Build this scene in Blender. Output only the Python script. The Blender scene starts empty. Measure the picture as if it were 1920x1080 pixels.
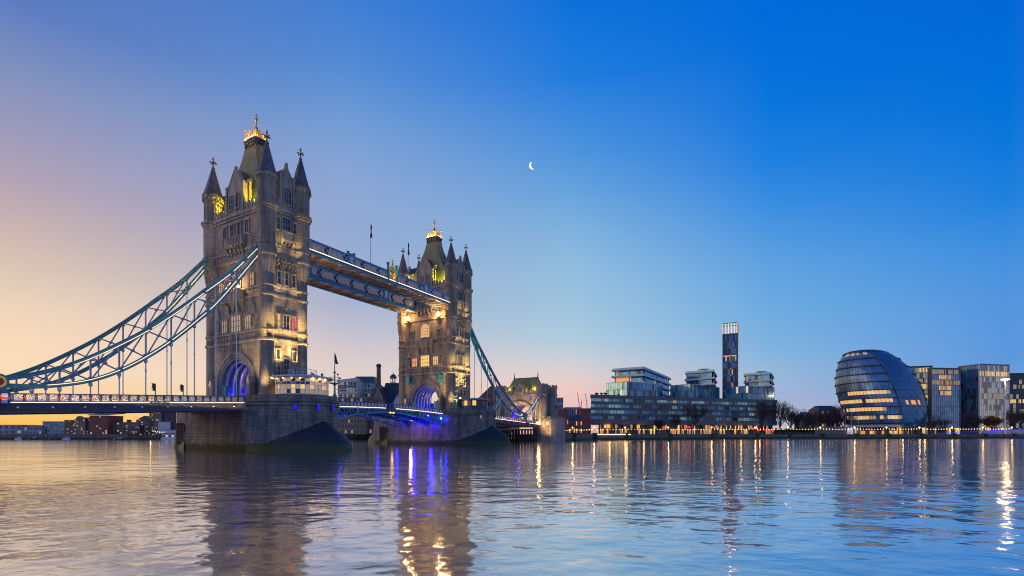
import bpy, bmesh, math, random
from mathutils import Vector, Matrix
R = math.radians
sc = bpy.context.scene
C = sc.collection
random.seed(7)

# ------------------------------------------------------------------ camera
EYE = 2.95          # metres above the river
FPX = 1000.0        # focal length in pixels of a 1920 wide frame
HOR = 814.07        # row of the horizon in a 1080 high frame
cd = bpy.data.cameras.new('camera')
cam = bpy.data.objects.new('camera', cd)
C.objects.link(cam)
cam.location = (0, 0, EYE)
cam.rotation_euler = (R(90), 0, 0)
cd.sensor_width = 36
cd.lens = 36 * FPX / 1920
cd.shift_y = (HOR - 540) / 1920
cd.clip_start = 0.5
cd.clip_end = 20000
sc.camera = cam

# ------------------------------------------------------------------ world (dawn sky)
def s2l(c):
    return tuple((x / 255 / 12.92) if x / 255 <= 0.04045 else ((x / 255 + 0.055) / 1.055) ** 2.4 for x in c)

w = bpy.data.worlds.new('World')
sc.world = w
w.use_nodes = True
nt = w.node_tree
nt.nodes.clear()
N = nt.nodes.new
Lk = nt.links.new
tc = N('ShaderNodeTexCoord')
sep = N('ShaderNodeSeparateXYZ')
Lk(tc.outputs['Generated'], sep.inputs[0])
SUN_AZ = R(-62)     # the sun is about to rise to the left of the bridge
def math_node(op, a, b=None):
    n = N('ShaderNodeMath'); n.operation = op
    for i, v in enumerate((a, b)):
        if v is None: continue
        if isinstance(v, (int, float)): n.inputs[i].default_value = v
        else: Lk(v, n.inputs[i])
    return n.outputs[0]
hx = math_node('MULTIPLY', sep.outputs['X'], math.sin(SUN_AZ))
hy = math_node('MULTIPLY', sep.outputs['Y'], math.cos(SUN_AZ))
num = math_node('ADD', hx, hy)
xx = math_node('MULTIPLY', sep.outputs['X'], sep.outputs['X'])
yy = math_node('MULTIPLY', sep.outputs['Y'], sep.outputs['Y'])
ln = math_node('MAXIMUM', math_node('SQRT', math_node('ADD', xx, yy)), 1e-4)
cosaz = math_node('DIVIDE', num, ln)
SKY = [   # cosine of the angle to the sun, then (sine of elevation, sRGB)
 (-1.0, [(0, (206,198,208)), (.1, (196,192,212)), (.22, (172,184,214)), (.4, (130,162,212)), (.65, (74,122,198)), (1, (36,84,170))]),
 (-.257, [(0, (168,176,206)), (.06, (122,160,214)), (.102, (92,152,221)), (.179, (84,149,222)), (.222, (72,146,222)), (.264, (55,140,223)), (.304, (32,130,222)), (.362, (12,121,220)), (.416, (2,114,218)), (.512, (0,103,213)), (1, (4,70,170))]),
 (.04, [(0, (196,184,200)), (.0578, (166,180,212)), (.1023, (150,185,218)), (.1464, (128,178,222)), (.2065, (110,171,224)), (.2726, (96,162,224)), (.361, (58,142,224)), (.4206, (30,128,223)), (.485, (10,118,221)), (.582, (0,107,217)), (1, (4,74,175))]),
 (.37, [(0, (226,180,172)), (.064, (238,197,188)), (.091, (234,204,197)), (.105, (227,207,205)), (.126, (211,208,212)), (.161, (184,205,219)), (.195, (168,201,221)), (.228, (160,197,222)), (.293, (146,189,222)), (.354, (128,178,221)), (.41, (104,164,220)), (.463, (80,149,221)), (.554, (32,125,221)), (.629, (12,113,219)), (1, (5,78,180))]),
 (.71, [(0, (250,196,140)), (.035, (246,208,172)), (.07, (236,210,190)), (.114, (223,207,203)), (.155, (208,198,204)), (.186, (190,190,206)), (.232, (168,178,207)), (.336, (148,170,210)), (.376, (143,168,211)), (.4145, (138,165,212)), (.46, (126,161,212)), (.497, (110,154,212)), (.547, (86,140,212)), (.614, (63,126,211)), (1, (10,80,180))]),
 (.945, [(0, (252,178,70)), (.012, (253,188,88)), (.03, (254,204,120)), (.0886, (251,221,187)), (.13, (248,217,186)), (.167, (240,213,187)), (.212, (222,201,182)), (.255, (208,187,179)), (.297, (193,173,178)), (.33, (179,164,181)), (.369, (163,157,185)), (.402, (150,152,188)), (.447, (128,145,190)), (.512, (92,124,193)), (1, (20,80,180))]),
]
prev = None
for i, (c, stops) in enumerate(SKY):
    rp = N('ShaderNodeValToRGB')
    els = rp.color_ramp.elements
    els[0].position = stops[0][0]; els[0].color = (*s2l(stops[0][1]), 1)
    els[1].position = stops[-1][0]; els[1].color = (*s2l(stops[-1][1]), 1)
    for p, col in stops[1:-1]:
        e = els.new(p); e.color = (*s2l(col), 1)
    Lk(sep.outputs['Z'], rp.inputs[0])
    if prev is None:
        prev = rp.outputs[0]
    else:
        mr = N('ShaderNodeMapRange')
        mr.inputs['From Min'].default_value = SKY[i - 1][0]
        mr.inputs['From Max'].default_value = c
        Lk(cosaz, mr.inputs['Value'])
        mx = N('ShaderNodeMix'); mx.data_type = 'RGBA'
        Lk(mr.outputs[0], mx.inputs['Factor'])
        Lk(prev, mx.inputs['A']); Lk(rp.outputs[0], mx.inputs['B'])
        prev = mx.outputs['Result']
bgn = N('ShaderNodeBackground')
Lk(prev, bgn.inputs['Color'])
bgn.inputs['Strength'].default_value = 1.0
out = N('ShaderNodeOutputWorld')
Lk(bgn.outputs[0], out.inputs['Surface'])

sl = bpy.data.lights.new('sun', 'SUN')
sl.energy = 1.0; sl.angle = R(60); sl.color = (1, .64, .4)
so = bpy.data.objects.new('sun', sl); C.objects.link(so)
so.rotation_euler = Vector((.985, .17, -.15)).to_track_quat('-Z', 'Y').to_euler()

sc.view_settings.view_transform = 'Standard'
sc.view_settings.look = 'None'
sc.view_settings.gamma = 1
sc.view_settings.exposure = 0
sc.render.engine = 'CYCLES'
try:
    sc.cycles.use_denoising = True
    sc.cycles.denoiser = 'OPENIMAGEDENOISE'
except Exception:
    pass
sc.cycles.filter_width = 1.05
sc.cycles.max_bounces = 6
sc.cycles.diffuse_bounces = 2
sc.cycles.glossy_bounces = 4
sc.cycles.transparent_max_bounces = 8
sc.cycles.sample_clamp_indirect = 4

# ------------------------------------------------------------------ materials
def rgb(h):
    return s2l((h >> 16 & 255, h >> 8 & 255, h & 255))

MATS = {}
def principled(name):
    m = bpy.data.materials.new(name); m.use_nodes = True
    b = m.node_tree.nodes['Principled BSDF']
    return m, m.node_tree, b

def mat(name, col, rough=.7, metal=0.0, var=.25, scale=.6, bump=0.0, spec=.5, streak=False):
    """plain surface with soft cloudy variation of its own colour"""
    m, t, b = principled(name)
    b.inputs['Roughness'].default_value = rough
    b.inputs['Metallic'].default_value = metal
    b.inputs['Specular IOR Level'].default_value = spec
    tc = t.nodes.new('ShaderNodeTexCoord')
    nz = t.nodes.new('ShaderNodeTexNoise'); nz.inputs['Scale'].default_value = scale
    nz.inputs['Detail'].default_value = 6
    if streak:
        mp = t.nodes.new('ShaderNodeMapping'); mp.inputs['Scale'].default_value = (1, 1, .15)
        t.links.new(tc.outputs['Object'], mp.inputs[0]); t.links.new(mp.outputs[0], nz.inputs['Vector'])
    else:
        t.links.new(tc.outputs['Object'], nz.inputs['Vector'])
    rp = t.nodes.new('ShaderNodeValToRGB')
    rp.color_ramp.elements[0].position = .3; rp.color_ramp.elements[1].position = .72
    rp.color_ramp.elements[0].color = (*[c * (1 - var) for c in col], 1)
    rp.color_ramp.elements[1].color = (*[min(1, c * (1 + var)) for c in col], 1)
    t.links.new(nz.outputs['Fac'], rp.inputs[0])
    t.links.new(rp.outputs[0], b.inputs['Base Color'])
    if bump:
        bp = t.nodes.new('ShaderNodeBump'); bp.inputs['Strength'].default_value = bump
        bp.inputs['Distance'].default_value = .05
        t.links.new(nz.outputs['Fac'], bp.inputs['Height']); t.links.new(bp.outputs[0], b.inputs['Normal'])
    MATS[name] = m
    return m

def emit(name, col, s):
    m, t, b = principled(name)
    b.inputs['Base Color'].default_value = (*[min(1, c) for c in col], 1)
    b.inputs['Emission Color'].default_value = (*col, 1)
    b.inputs['Emission Strength'].default_value = s
    b.inputs['Roughness'].default_value = .4
    MATS[name] = m
    return m

def stone(name, c1, c2, bw, bh, mortar, rough=.85, stain=.35, tide=False, mcol=None, mort_size=.03, bump=.4):
    """coursed masonry laid on vertical faces, with weather stains"""
    m, t, b = principled(name)
    n = t.nodes.new; l = t.links.new
    tc = n('ShaderNodeTexCoord')
    sp = n('ShaderNodeSeparateXYZ'); l(tc.outputs['Object'], sp.inputs[0])
    sn = n('ShaderNodeSeparateXYZ'); l(tc.outputs['Normal'], sn.inputs[0])
    def mth(op, a, bb=None):
        q = n('ShaderNodeMath'); q.operation = op
        for i, v in enumerate((a, bb)):
            if v is None: continue
            if isinstance(v, (int, float)): q.inputs[i].default_value = v
            else: l(v, q.inputs[i])
        return q.outputs[0]
    ax = mth('GREATER_THAN', mth('ABSOLUTE', sn.outputs['X']), mth('ABSOLUTE', sn.outputs['Y']))
    u = mth('ADD', mth('MULTIPLY', sp.outputs['Y'], ax), mth('MULTIPLY', sp.outputs['X'], mth('SUBTRACT', 1.0, ax)))
    cb = n('ShaderNodeCombineXYZ'); l(u, cb.inputs[0]); l(sp.outputs['Z'], cb.inputs[1])
    br = n('ShaderNodeTexBrick')
    br.inputs['Scale'].default_value = 1
    br.inputs['Brick Width'].default_value = bw; br.inputs['Row Height'].default_value = bh
    br.inputs['Mortar Size'].default_value = mort_size
    br.inputs['Color1'].default_value = (*c1, 1); br.inputs['Color2'].default_value = (*c2, 1)
    br.inputs['Mortar'].default_value = (*(mcol or tuple(c * mortar for c in c1)), 1)
    l(cb.outputs[0], br.inputs['Vector'])
    mp = n('ShaderNodeMapping'); mp.inputs['Scale'].default_value = (.5, .5, .12)
    l(tc.outputs['Object'], mp.inputs[0])
    nz = n('ShaderNodeTexNoise'); nz.inputs['Scale'].default_value = 1; nz.inputs['Detail'].default_value = 7
    l(mp.outputs[0], nz.inputs['Vector'])
    rp = n('ShaderNodeValToRGB')
    rp.color_ramp.elements[0].position = .32; rp.color_ramp.elements[1].position = .66
    rp.color_ramp.elements[0].color = (1 - stain, 1 - stain, 1 - stain * .95, 1); rp.color_ramp.elements[1].color = (1.08, 1.06, 1.03, 1)
    l(nz.outputs['Fac'], rp.inputs[0])
    mx = n('ShaderNodeMix'); mx.data_type = 'RGBA'; mx.blend_type = 'MULTIPLY'; mx.inputs['Factor'].default_value = 1
    l(br.outputs['Color'], mx.inputs['A']); l(rp.outputs[0], mx.inputs['B'])
    m3 = n('ShaderNodeMapping'); m3.inputs['Scale'].default_value = (1.6, 1.6, .07); l(tc.outputs['Object'], m3.inputs[0])
    n3 = n('ShaderNodeTexNoise'); n3.inputs['Scale'].default_value = 1; n3.inputs['Detail'].default_value = 4; l(m3.outputs[0], n3.inputs['Vector'])
    r3 = n('ShaderNodeValToRGB'); r3.color_ramp.elements[0].position = .28; r3.color_ramp.elements[1].position = .5
    k3 = 1 - stain * .75
    r3.color_ramp.elements[0].color = (k3, k3 * .98, k3 * .96, 1); r3.color_ramp.elements[1].color = (1, 1, 1, 1)
    l(n3.outputs['Fac'], r3.inputs[0])
    mx3 = n('ShaderNodeMix'); mx3.data_type = 'RGBA'; mx3.blend_type = 'MULTIPLY'; mx3.inputs['Factor'].default_value = 1
    l(mx.outputs['Result'], mx3.inputs['A']); l(r3.outputs[0], mx3.inputs['B'])
    col = mx3.outputs['Result']
    if tide:   # weed below the high water mark
        n2 = n('ShaderNodeTexNoise'); n2.inputs['Scale'].default_value = .8; n2.inputs['Detail'].default_value = 5
        l(tc.outputs['Object'], n2.inputs['Vector'])
        hgt = mth('ADD', sp.outputs['Z'], mth('MULTIPLY', n2.outputs['Fac'], -1.1))
        mr = n('ShaderNodeMapRange'); mr.inputs['From Min'].default_value = .75; mr.inputs['From Max'].default_value = .25
        l(hgt, mr.inputs['Value'])
        m2 = n('ShaderNodeMix'); m2.data_type = 'RGBA'
        l(mr.outputs[0], m2.inputs['Factor']); l(col, m2.inputs['A'])
        m2.inputs['B'].default_value = (.035, .05, .012, 1)
        col = m2.outputs['Result']
    l(col, b.inputs['Base Color'])
    b.inputs['Roughness'].default_value = rough
    bp = n('ShaderNodeBump'); bp.inputs['Strength'].default_value = bump; bp.inputs['Distance'].default_value = .04
    ad = mth('ADD', mth('MULTIPLY', br.outputs['Fac'], -1.0), mth('MULTIPLY', nz.outputs['Fac'], .6))
    l(ad, bp.inputs['Height']); l(bp.outputs[0], b.inputs['Normal'])
    MATS[name] = m
    return m

stone('tower_granite', (.49,.385,.275), (.36,.28,.205), 1.25, .5, .5, stain=.55)
stone('turret_stone', (.44,.35,.255), (.35,.275,.205), 1.3, .6, .6, stain=.45)
stone('pale_stone', (.48,.405,.325), (.4,.335,.27), 1.0, .5, .7, stain=.5)
stone('pier_granite', (.3,.262,.228), (.2,.175,.157), 1.5, .62, .35, stain=.6, tide=True, mort_size=.035)
stone('wet_granite', (.036,.036,.04), (.022,.022,.026), 1.5, .62, .4, stain=.4, tide=True, rough=.55)
stone('wall_stone', (.19,.175,.16), (.14,.13,.12), 1.6, .6, .5, stain=.5, tide=True)
stone('abutment_stone', (.4,.34,.28), (.31,.265,.22), .9, .38, .6, stain=.35)
stone('yellow_brick', (.34,.24,.16), (.27,.185,.125), .4, .16, .8, stain=.3, mort_size=.012)
stone('red_brick', (.36,.09,.06), (.28,.07,.05), .5, .18, .8, stain=.3, mort_size=.012)
stone('brown_brick', (.25,.14,.1), (.19,.105,.08), .5, .18, .8, stain=.3, mort_size=.012)
stone('dark_brick', (.12,.09,.085), (.085,.068,.066), .5, .18, .8, stain=.3, mort_size=.012)
stone('spire_tile', (.2,.175,.17), (.12,.105,.11), .55, .42, .45, stain=.4, rough=.6)
mat('roof_slate', (.14,.15,.075), .6, 0, .35, .5, .3, streak=True)
mat('lead_roof', (.045,.05,.06), .5, 0, .3, .5)
mat('gilt', (.85,.5,.12), .3, .75, .15, 1.5)
mat('bridge_blue', (.03,.23,.4), .4, 0, .2, .8)
mat('teal_paint', (.012,.3,.33), .42, 0, .2, .8)
mat('chain_teal', (.08,.27,.28), .5, 0, .25, .6)
mat('navy_paint', (.025,.05,.17), .45, 0, .2, .6)
mat('pale_blue_paint', (.5,.57,.72), .45, 0, .15, .8)
mat('white_paint', (.72,.7,.66), .5, 0, .1, .8)
mat('cream_paint', (.8,.73,.6), .5, 0, .08, .8)
mat('red_paint', (.5,.03,.02), .45, 0, .1, .8)
mat('girder_grey', (.075,.06,.075), .6, 0, .3, .5)
mat('soffit_paint', (.36,.28,.22), .7, 0, .3, .5)
mat('asphalt', (.05,.05,.052), .9, 0, .2, .5)
mat('dark_metal', (.03,.032,.036), .5, .2, .2, 1)
mat('old_timber', (.028,.024,.024), .85, 0, .4, 1.2, .4)
mat('flag_cloth', (.05,.02,.04), .9, 0, .3, 1.2)
mat('pink_cloth', (.75,.03,.3), .8, 0, .1, 1)
mat('dark_glass', (.03,.045,.07), .08, .2, .35, .8)
mat('teal_glass', (.09,.3,.36), .1, .45, .35, .25)
mat('pale_glass', (.32,.6,.58), .12, .5, .3, .3)
mat('brace_paint', (.3,.3,.37), .5, 0, .15, .8)
mat('parapet_paint', (.1,.105,.19), .5, 0, .15, .8)
mat('blue_glass', (.07,.2,.4), .1, .5, .4, .2)
mat('deep_glass', (.015,.05,.12), .1, .35, .3, .15)
mat('slate_clad', (.105,.11,.135), .55, .1, .15, .4)
mat('pale_clad', (.5,.48,.52), .5, .1, .12, .4)
mat('grey_metal', (.16,.17,.19), .4, .3, .2, .4)
mat('rust_clad', (.15,.085,.085), .5, .1, .2, .5)
mat('cream_render', (.6,.54,.48), .8, 0, .15, .4)
mat('grey_render', (.3,.3,.35), .8, 0, .2, .3)
mat('white_render', (.5,.5,.55), .7, 0, .1, .4)
mat('paving', (.12,.115,.11), .85, 0, .25, .3)
mat('land_ground', (.05,.048,.045), .9, 0, .3, .05)
mat('bark', (.06,.045,.042), .9, 0, .3, 2)
mat('rust_leaf', (.16,.05,.02), .9, 0, .4, 1.5)
mat('evergreen', (.025,.04,.02), .9, 0, .4, 1.5)
mat('hull_dark', (.03,.03,.035), .5, 0, .2, 1)
mat('skin', (.45,.28,.2), .6, 0, .05, 3)
mat('red_cloth', (.55,.03,.02), .8, 0, .1, 3)
mat('dark_cloth', (.03,.03,.045), .85, 0, .1, 3)
emit('strip_light', (1, .6, .34), 2.6)
emit('chain_light', (1, .7, .46), 1.5)
emit('lamp_glow', (1, .6, .22), 22)
emit('disc_glow', (1, .66, .3), 26)
emit('amber_lamp', (1, .42, .04), 6)
emit('bulb_glow', (1, .58, .22), 11)
emit('window_warm', (1, .56, .2), .62)
emit('window_amber', (1, .36, .1), .75)
emit('window_dim', (.9, .6, .3), .2)
emit('window_yellow', (1, .64, .18), .75)
emit('window_pale', (1, .78, .5), .55)
emit('window_red', (.9, .02, .1), .9)
emit('shop_light', (1, .46, .11), .62)
emit('shop_red', (1, .03, .03), 1.1)
emit('blue_light', (.012, .002, .85), 1.0)
emit('rib_light', (.24, .28, 1), .4)
emit('cyan_light', (.06, .4, 1), 14)
emit('moon_glow', (1, .9, .76), 1.0)
emit('signal_green', (.02, .8, .45), 1.2)
emit('signal_red', (1, .08, .04), 2)
emit('walkway_inside', (.8, .52, .34), .05)
emit('window_faint', (.95, .75, .42), .1)
M = MATS

# ------------------------------------------------------------------ mesh helper
class MB:
    def __init__(self, *mats):
        self.v = []; self.f = []; self.mi = []; self.sm = []
        self.mats = list(mats); self.cur = 0; self.smooth = False
    def use(self, name):
        if name not in self.mats: self.mats.append(name)
        self.cur = self.mats.index(name); return self
    def add(self, vs, fs):
        o = len(self.v)
        self.v += [tuple(p) for p in vs]
        for f in fs:
            self.f.append([i + o for i in f]); self.mi.append(self.cur); self.sm.append(self.smooth)
        return self
    def box(self, x0, x1, y0, y1, z0, z1):
        vs = [(x, y, z) for z in (z0, z1) for y in (y0, y1) for x in (x0, x1)]
        return self.add(vs, [(0,2,3,1), (4,5,7,6), (0,1,5,4), (2,6,7,3), (0,4,6,2), (1,3,7,5)])
    def shear_box(self, x0, x1, ya, yb, z0a, z1a, z0b, z1b):
        """box along y whose ends have their own heights"""
        vs = [(x0,ya,z0a),(x1,ya,z0a),(x0,yb,z0b),(x1,yb,z0b),(x0,ya,z1a),(x1,ya,z1a),(x0,yb,z1b),(x1,yb,z1b)]
        return self.add(vs, [(0,2,3,1), (4,5,7,6), (0,1,5,4), (2,6,7,3), (0,4,6,2), (1,3,7,5)])
    def prism(self, pts, a0, a1, axis='y'):
        """closed outline in the plane across an axis, pushed along it (y: x,z  x: y,z  z: x,y)"""
        n = len(pts)
        def P(p, a):
            return (p[0], a, p[1]) if axis == 'y' else (a, p[0], p[1]) if axis == 'x' else (p[0], p[1], a)
        vs = [P(p, a0) for p in pts] + [P(p, a1) for p in pts]
        fs = [list(range(n)), list(range(2 * n - 1, n - 1, -1))]
        fs += [(i, (i + 1) % n, n + (i + 1) % n, n + i) for i in range(n)]
        return self.add(vs, fs)
    def bar(self, p, q, wd, ht, up=(0, 0, 1)):
        p = Vector(p); q = Vector(q); d = (q - p)
        if d.length < 1e-6: return self
        d.normalize(); u = Vector(up)
        s = d.cross(u)
        if s.length < 1e-4: s = d.cross(Vector((1, 0, 0)))
        s.normalize(); u = s.cross(d)
        s *= wd / 2; u *= ht / 2
        vs = [p - s - u, p + s - u, p + s + u, p - s + u, q - s - u, q + s - u, q + s + u, q - s + u]
        return self.add(vs, [(0,1,2,3), (7,6,5,4), (0,4,5,1), (1,5,6,2), (2,6,7,3), (3,7,4,0)])
    def tube(self, p, q, r0, r1=None, n=6):
        r1 = r0 if r1 is None else r1
        p = Vector(p); q = Vector(q); d = (q - p).normalized()
        a = d.cross(Vector((0, 0, 1)))
        if a.length < 1e-3: a = Vector((1, 0, 0))
        a.normalize(); b = d.cross(a)
        vs = []
        for c, r in ((p, r0), (q, r1)):
            for i in range(n):
                t = 2 * math.pi * i / n
                vs.append(c + a * (r * math.cos(t)) + b * (r * math.sin(t)))
        fs = [(i, (i + 1) % n, n + (i + 1) % n, n + i) for i in range(n)]
        fs += [list(range(n - 1, -1, -1)), list(range(n, 2 * n))]
        return self.add(vs, fs)
    def lathe(self, prof, cx=0, cy=0, n=12, ph=0.0, sx=1, sy=1):
        vs = []; fs = []
        for r, z in prof:
            for i in range(n):
                t = 2 * math.pi * i / n + ph
                vs.append((cx + r * sx * math.cos(t), cy + r * sy * math.sin(t), z))
        for k in range(len(prof) - 1):
            for i in range(n):
                j = (i + 1) % n
                fs.append((k * n + i, k * n + j, (k + 1) * n + j, (k + 1) * n + i))
        fs.append(list(range(n - 1, -1, -1))); m = (len(prof) - 1) * n
        fs.append(list(range(m, m + n)))
        return self.add(vs, fs)
    def loft(self, rings, closed=True, caps=True):
        n = len(rings[0]); vs = [p for r in rings for p in r]; fs = []
        for k in range(len(rings) - 1):
            for i in range(n if closed else n - 1):
                j = (i + 1) % n
                fs.append((k * n + i, k * n + j, (k + 1) * n + j, (k + 1) * n + i))
        if caps:
            fs.append(list(range(n - 1, -1, -1))); m = (len(rings) - 1) * n
            fs.append(list(range(m, m + n)))
        return self.add(vs, fs)
    def sphere(self, c, r, n=8, m=5, sz=1.0):
        prof = [(max(1e-3, r * math.sin(math.pi * k / m)), c[2] - r * sz * math.cos(math.pi * k / m)) for k in range(m + 1)]
        return self.lathe(prof, c[0], c[1], n)
    def build(self, name, parent=None, mat=None):
        me = bpy.data.meshes.new(name)
        me.from_pydata(self.v, [], self.f)
        for k in (self.mats or [mat]):
            me.materials.append(M[k])
        me.polygons.foreach_set('material_index', self.mi)
        me.polygons.foreach_set('use_smooth', self.sm)
        me.update()
        bm = bmesh.new(); bm.from_mesh(me)
        bmesh.ops.recalc_face_normals(bm, faces=bm.faces)
        bm.to_mesh(me); bm.free()
        o = bpy.data.objects.new(name, me)
        C.objects.link(o)
        if parent is not None: o.parent = parent
        return o

def tag(o, label=None, cat=None, group=None, kind=None):
    if label: o['label'] = label
    if cat: o['category'] = cat
    if group: o['group'] = group
    if kind: o['kind'] = kind
    return o

def thing(name, label, cat, loc=(0, 0, 0), rz=0, group=None):
    o = bpy.data.objects.new(name, None); C.objects.link(o)
    o.empty_display_size = 1
    o.location = loc; o.rotation_euler = (0, 0, rz)
    return tag(o, label, cat, group)

def copy_tree(o, parent=None):
    c = o.copy(); C.objects.link(c)
    if parent is not None: c.parent = parent
    for ch in list(o.children): copy_tree(ch, c)
    return c

def lamp(kind, loc, energy, col, parent=None, size=.3, to=None, spot=60, blend=.6):
    d = bpy.data.lights.new('lamp_light', kind)
    d.energy = energy; d.color = col
    if kind == 'SPOT':
        d.spot_size = R(spot); d.spot_blend = blend; d.shadow_soft_size = size
    elif kind == 'POINT':
        d.shadow_soft_size = size
    elif kind == 'AREA':
        d.size = size
    o = bpy.data.objects.new('lamp_light', d); C.objects.link(o)
    o.location = loc
    if parent is not None: o.parent = parent
    if to is not None:
        o.rotation_euler = (Vector(to) - Vector(loc)).to_track_quat('-Z', 'Y').to_euler()
    return o

def at(px, D): return ((px - 960) / FPX * D, D)          # point on the map D metres ahead
def zz(py, D): return EYE + (HOR - py) / FPX * D

# ------------------------------------------------------------------ setting: river and ground
def water_material():
    m, t, b = principled('river_water')
    n = t.nodes.new; l = t.links.new
    b.inputs['Base Color'].default_value = (.075, .062, .05, 1)
    b.inputs['Roughness'].default_value = .35
    tc = n('ShaderNodeTexCoord')
    hs = None
    for scale, wgt, det in ((.16, .8, 2), (.62, .58, 2), (1.9, .17, 2)):
        mp = n('ShaderNodeMapping'); mp.inputs['Scale'].default_value = (scale * .8, scale, scale)
        mp.inputs['Rotation'].default_value = (0, 0, R(17 * scale))
        l(tc.outputs['Object'], mp.inputs[0])
        z = n('ShaderNodeTexNoise'); z.inputs['Scale'].default_value = 1; z.inputs['Detail'].default_value = det
        z.inputs['Roughness'].default_value = .5
        l(mp.outputs[0], z.inputs['Vector'])
        q = n('ShaderNodeMath'); q.operation = 'MULTIPLY'; q.inputs[1].default_value = wgt
        if scale > .3:     # cat's paws: patches of calm and of ripples
            pz = n('ShaderNodeTexNoise'); pz.inputs['Scale'].default_value = .035; pz.inputs['Detail'].default_value = 3
            l(tc.outputs['Object'], pz.inputs['Vector'])
            pr = n('ShaderNodeMapRange'); pr.inputs['From Min'].default_value = .35; pr.inputs['From Max'].default_value = .65
            pr.inputs['To Min'].default_value = .35; pr.inputs['To Max'].default_value = 1.35
            l(pz.outputs['Fac'], pr.inputs['Value'])
            pm = n('ShaderNodeMath'); pm.operation = 'MULTIPLY'; l(z.outputs['Fac'], pm.inputs[0]); l(pr.outputs[0], pm.inputs[1])
            l(pm.outputs[0], q.inputs[0])
        else: l(z.outputs['Fac'], q.inputs[0])
        if hs is None: hs = q.outputs[0]
        else:
            a = n('ShaderNodeMath'); a.operation = 'ADD'; l(hs, a.inputs[0]); l(q.outputs[0], a.inputs[1]); hs = a.outputs[0]
    sy = n('ShaderNodeSeparateXYZ'); l(tc.outputs['Object'], sy.inputs[0])
    calm = n('ShaderNodeMapRange'); calm.interpolation_type = 'SMOOTHSTEP'      # choppy by the near bank, smooth in midstream
    calm.inputs['From Min'].default_value = 8; calm.inputs['From Max'].default_value = 75
    calm.inputs['To Min'].default_value = 1.05; calm.inputs['To Max'].default_value = .4
    l(sy.outputs['Y'], calm.inputs['Value'])
    cm = n('ShaderNodeMath'); cm.operation = 'MULTIPLY'; l(hs, cm.inputs[0]); l(calm.outputs[0], cm.inputs[1]); hs = cm.outputs[0]
    bp = n('ShaderNodeBump'); bp.inputs['Strength'].default_value = 1; bp.inputs['Distance'].default_value = .17
    l(hs, bp.inputs['Height']); l(bp.outputs[0], b.inputs['Normal'])
    gl = n('ShaderNodeBsdfGlossy'); gl.inputs['Roughness'].default_value = .1; gl.inputs['Color'].default_value = (.98, .98, 1, 1)
    l(bp.outputs[0], gl.inputs['Normal'])
    lw = n('ShaderNodeLayerWeight'); lw.inputs['Blend'].default_value = .5
    l(bp.outputs[0], lw.inputs['Normal'])
    mr = n('ShaderNodeMapRange'); mr.inputs['From Min'].default_value = .45; mr.inputs['From Max'].default_value = .97
    mr.inputs['To Min'].default_value = .3; mr.inputs['To Max'].default_value = .97
    l(lw.outputs['Facing'], mr.inputs['Value'])
    ms = n('ShaderNodeMixShader'); l(mr.outputs[0], ms.inputs[0]); l(b.outputs[0], ms.inputs[1]); l(gl.outputs[0], ms.inputs[2])
    l(ms.outputs[0], t.nodes['Material Output'].inputs['Surface'])
    M['river_water'] = m
water_material()
tag(MB('river_water').add([(-6000,-3000,0),(6000,-3000,0),(6000,8000,0),(-6000,8000,0)], [(0,1,2,3)]).build('river'), kind='structure')
SHORE = [(-1500,430),(-700,330),(-288,300),(-189,300),(-80,299),(-16,262),(-3,216),(14,206.5),(40,262),(105,312),(186,347),(370,387),(900,480),(1500,600)]
GZ = 2.9
gv = [(x, y + 1.2, GZ) for x, y in SHORE]
tag(MB('land_ground').prism([(x, y + 1.2) for x, y in SHORE] + [(6000, 7000), (-6000, 7000)], -3, GZ, 'z').build('ground'), kind='structure')
# ================================================================== Tower Bridge style bridge
P1 = Vector((-51.89, 108.17)); A1 = .56
P2 = Vector((-23.55, 161.42)); A2 = .54
dv = P2 - P1
AC = math.atan2(dv.x, dv.y); LC = dv.length     # line from tower to tower
# local axes of every bridge piece: x to the west (towards the camera's right), y to the south (away), z up

def plan_end(phi):
    """outline of a pier: straight sides, rounded ends. phi 0..1 round the pier"""
def pier_plan(k=1.0, n=26):
    pts = []
    for i in range(n + 1):
        t = -math.pi / 2 + math.pi * i / n
        pts.append(((9.5 + 11.2 * math.cos(t) ** .9 if math.cos(t) > 1e-6 else 9.5, 8 * math.sin(t))))
    q = [(x * 1.0, y) for x, y in pts] + [(-9.5 - (x - 9.5) * 1.16, -y) for x, y in pts]
    return [(x + (k if x > 9.5 else -k if x < -9.5 else 0), y + k * (1 if y > 0 else -1) * min(1, abs(y) / 6)) for x, y in q]

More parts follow.
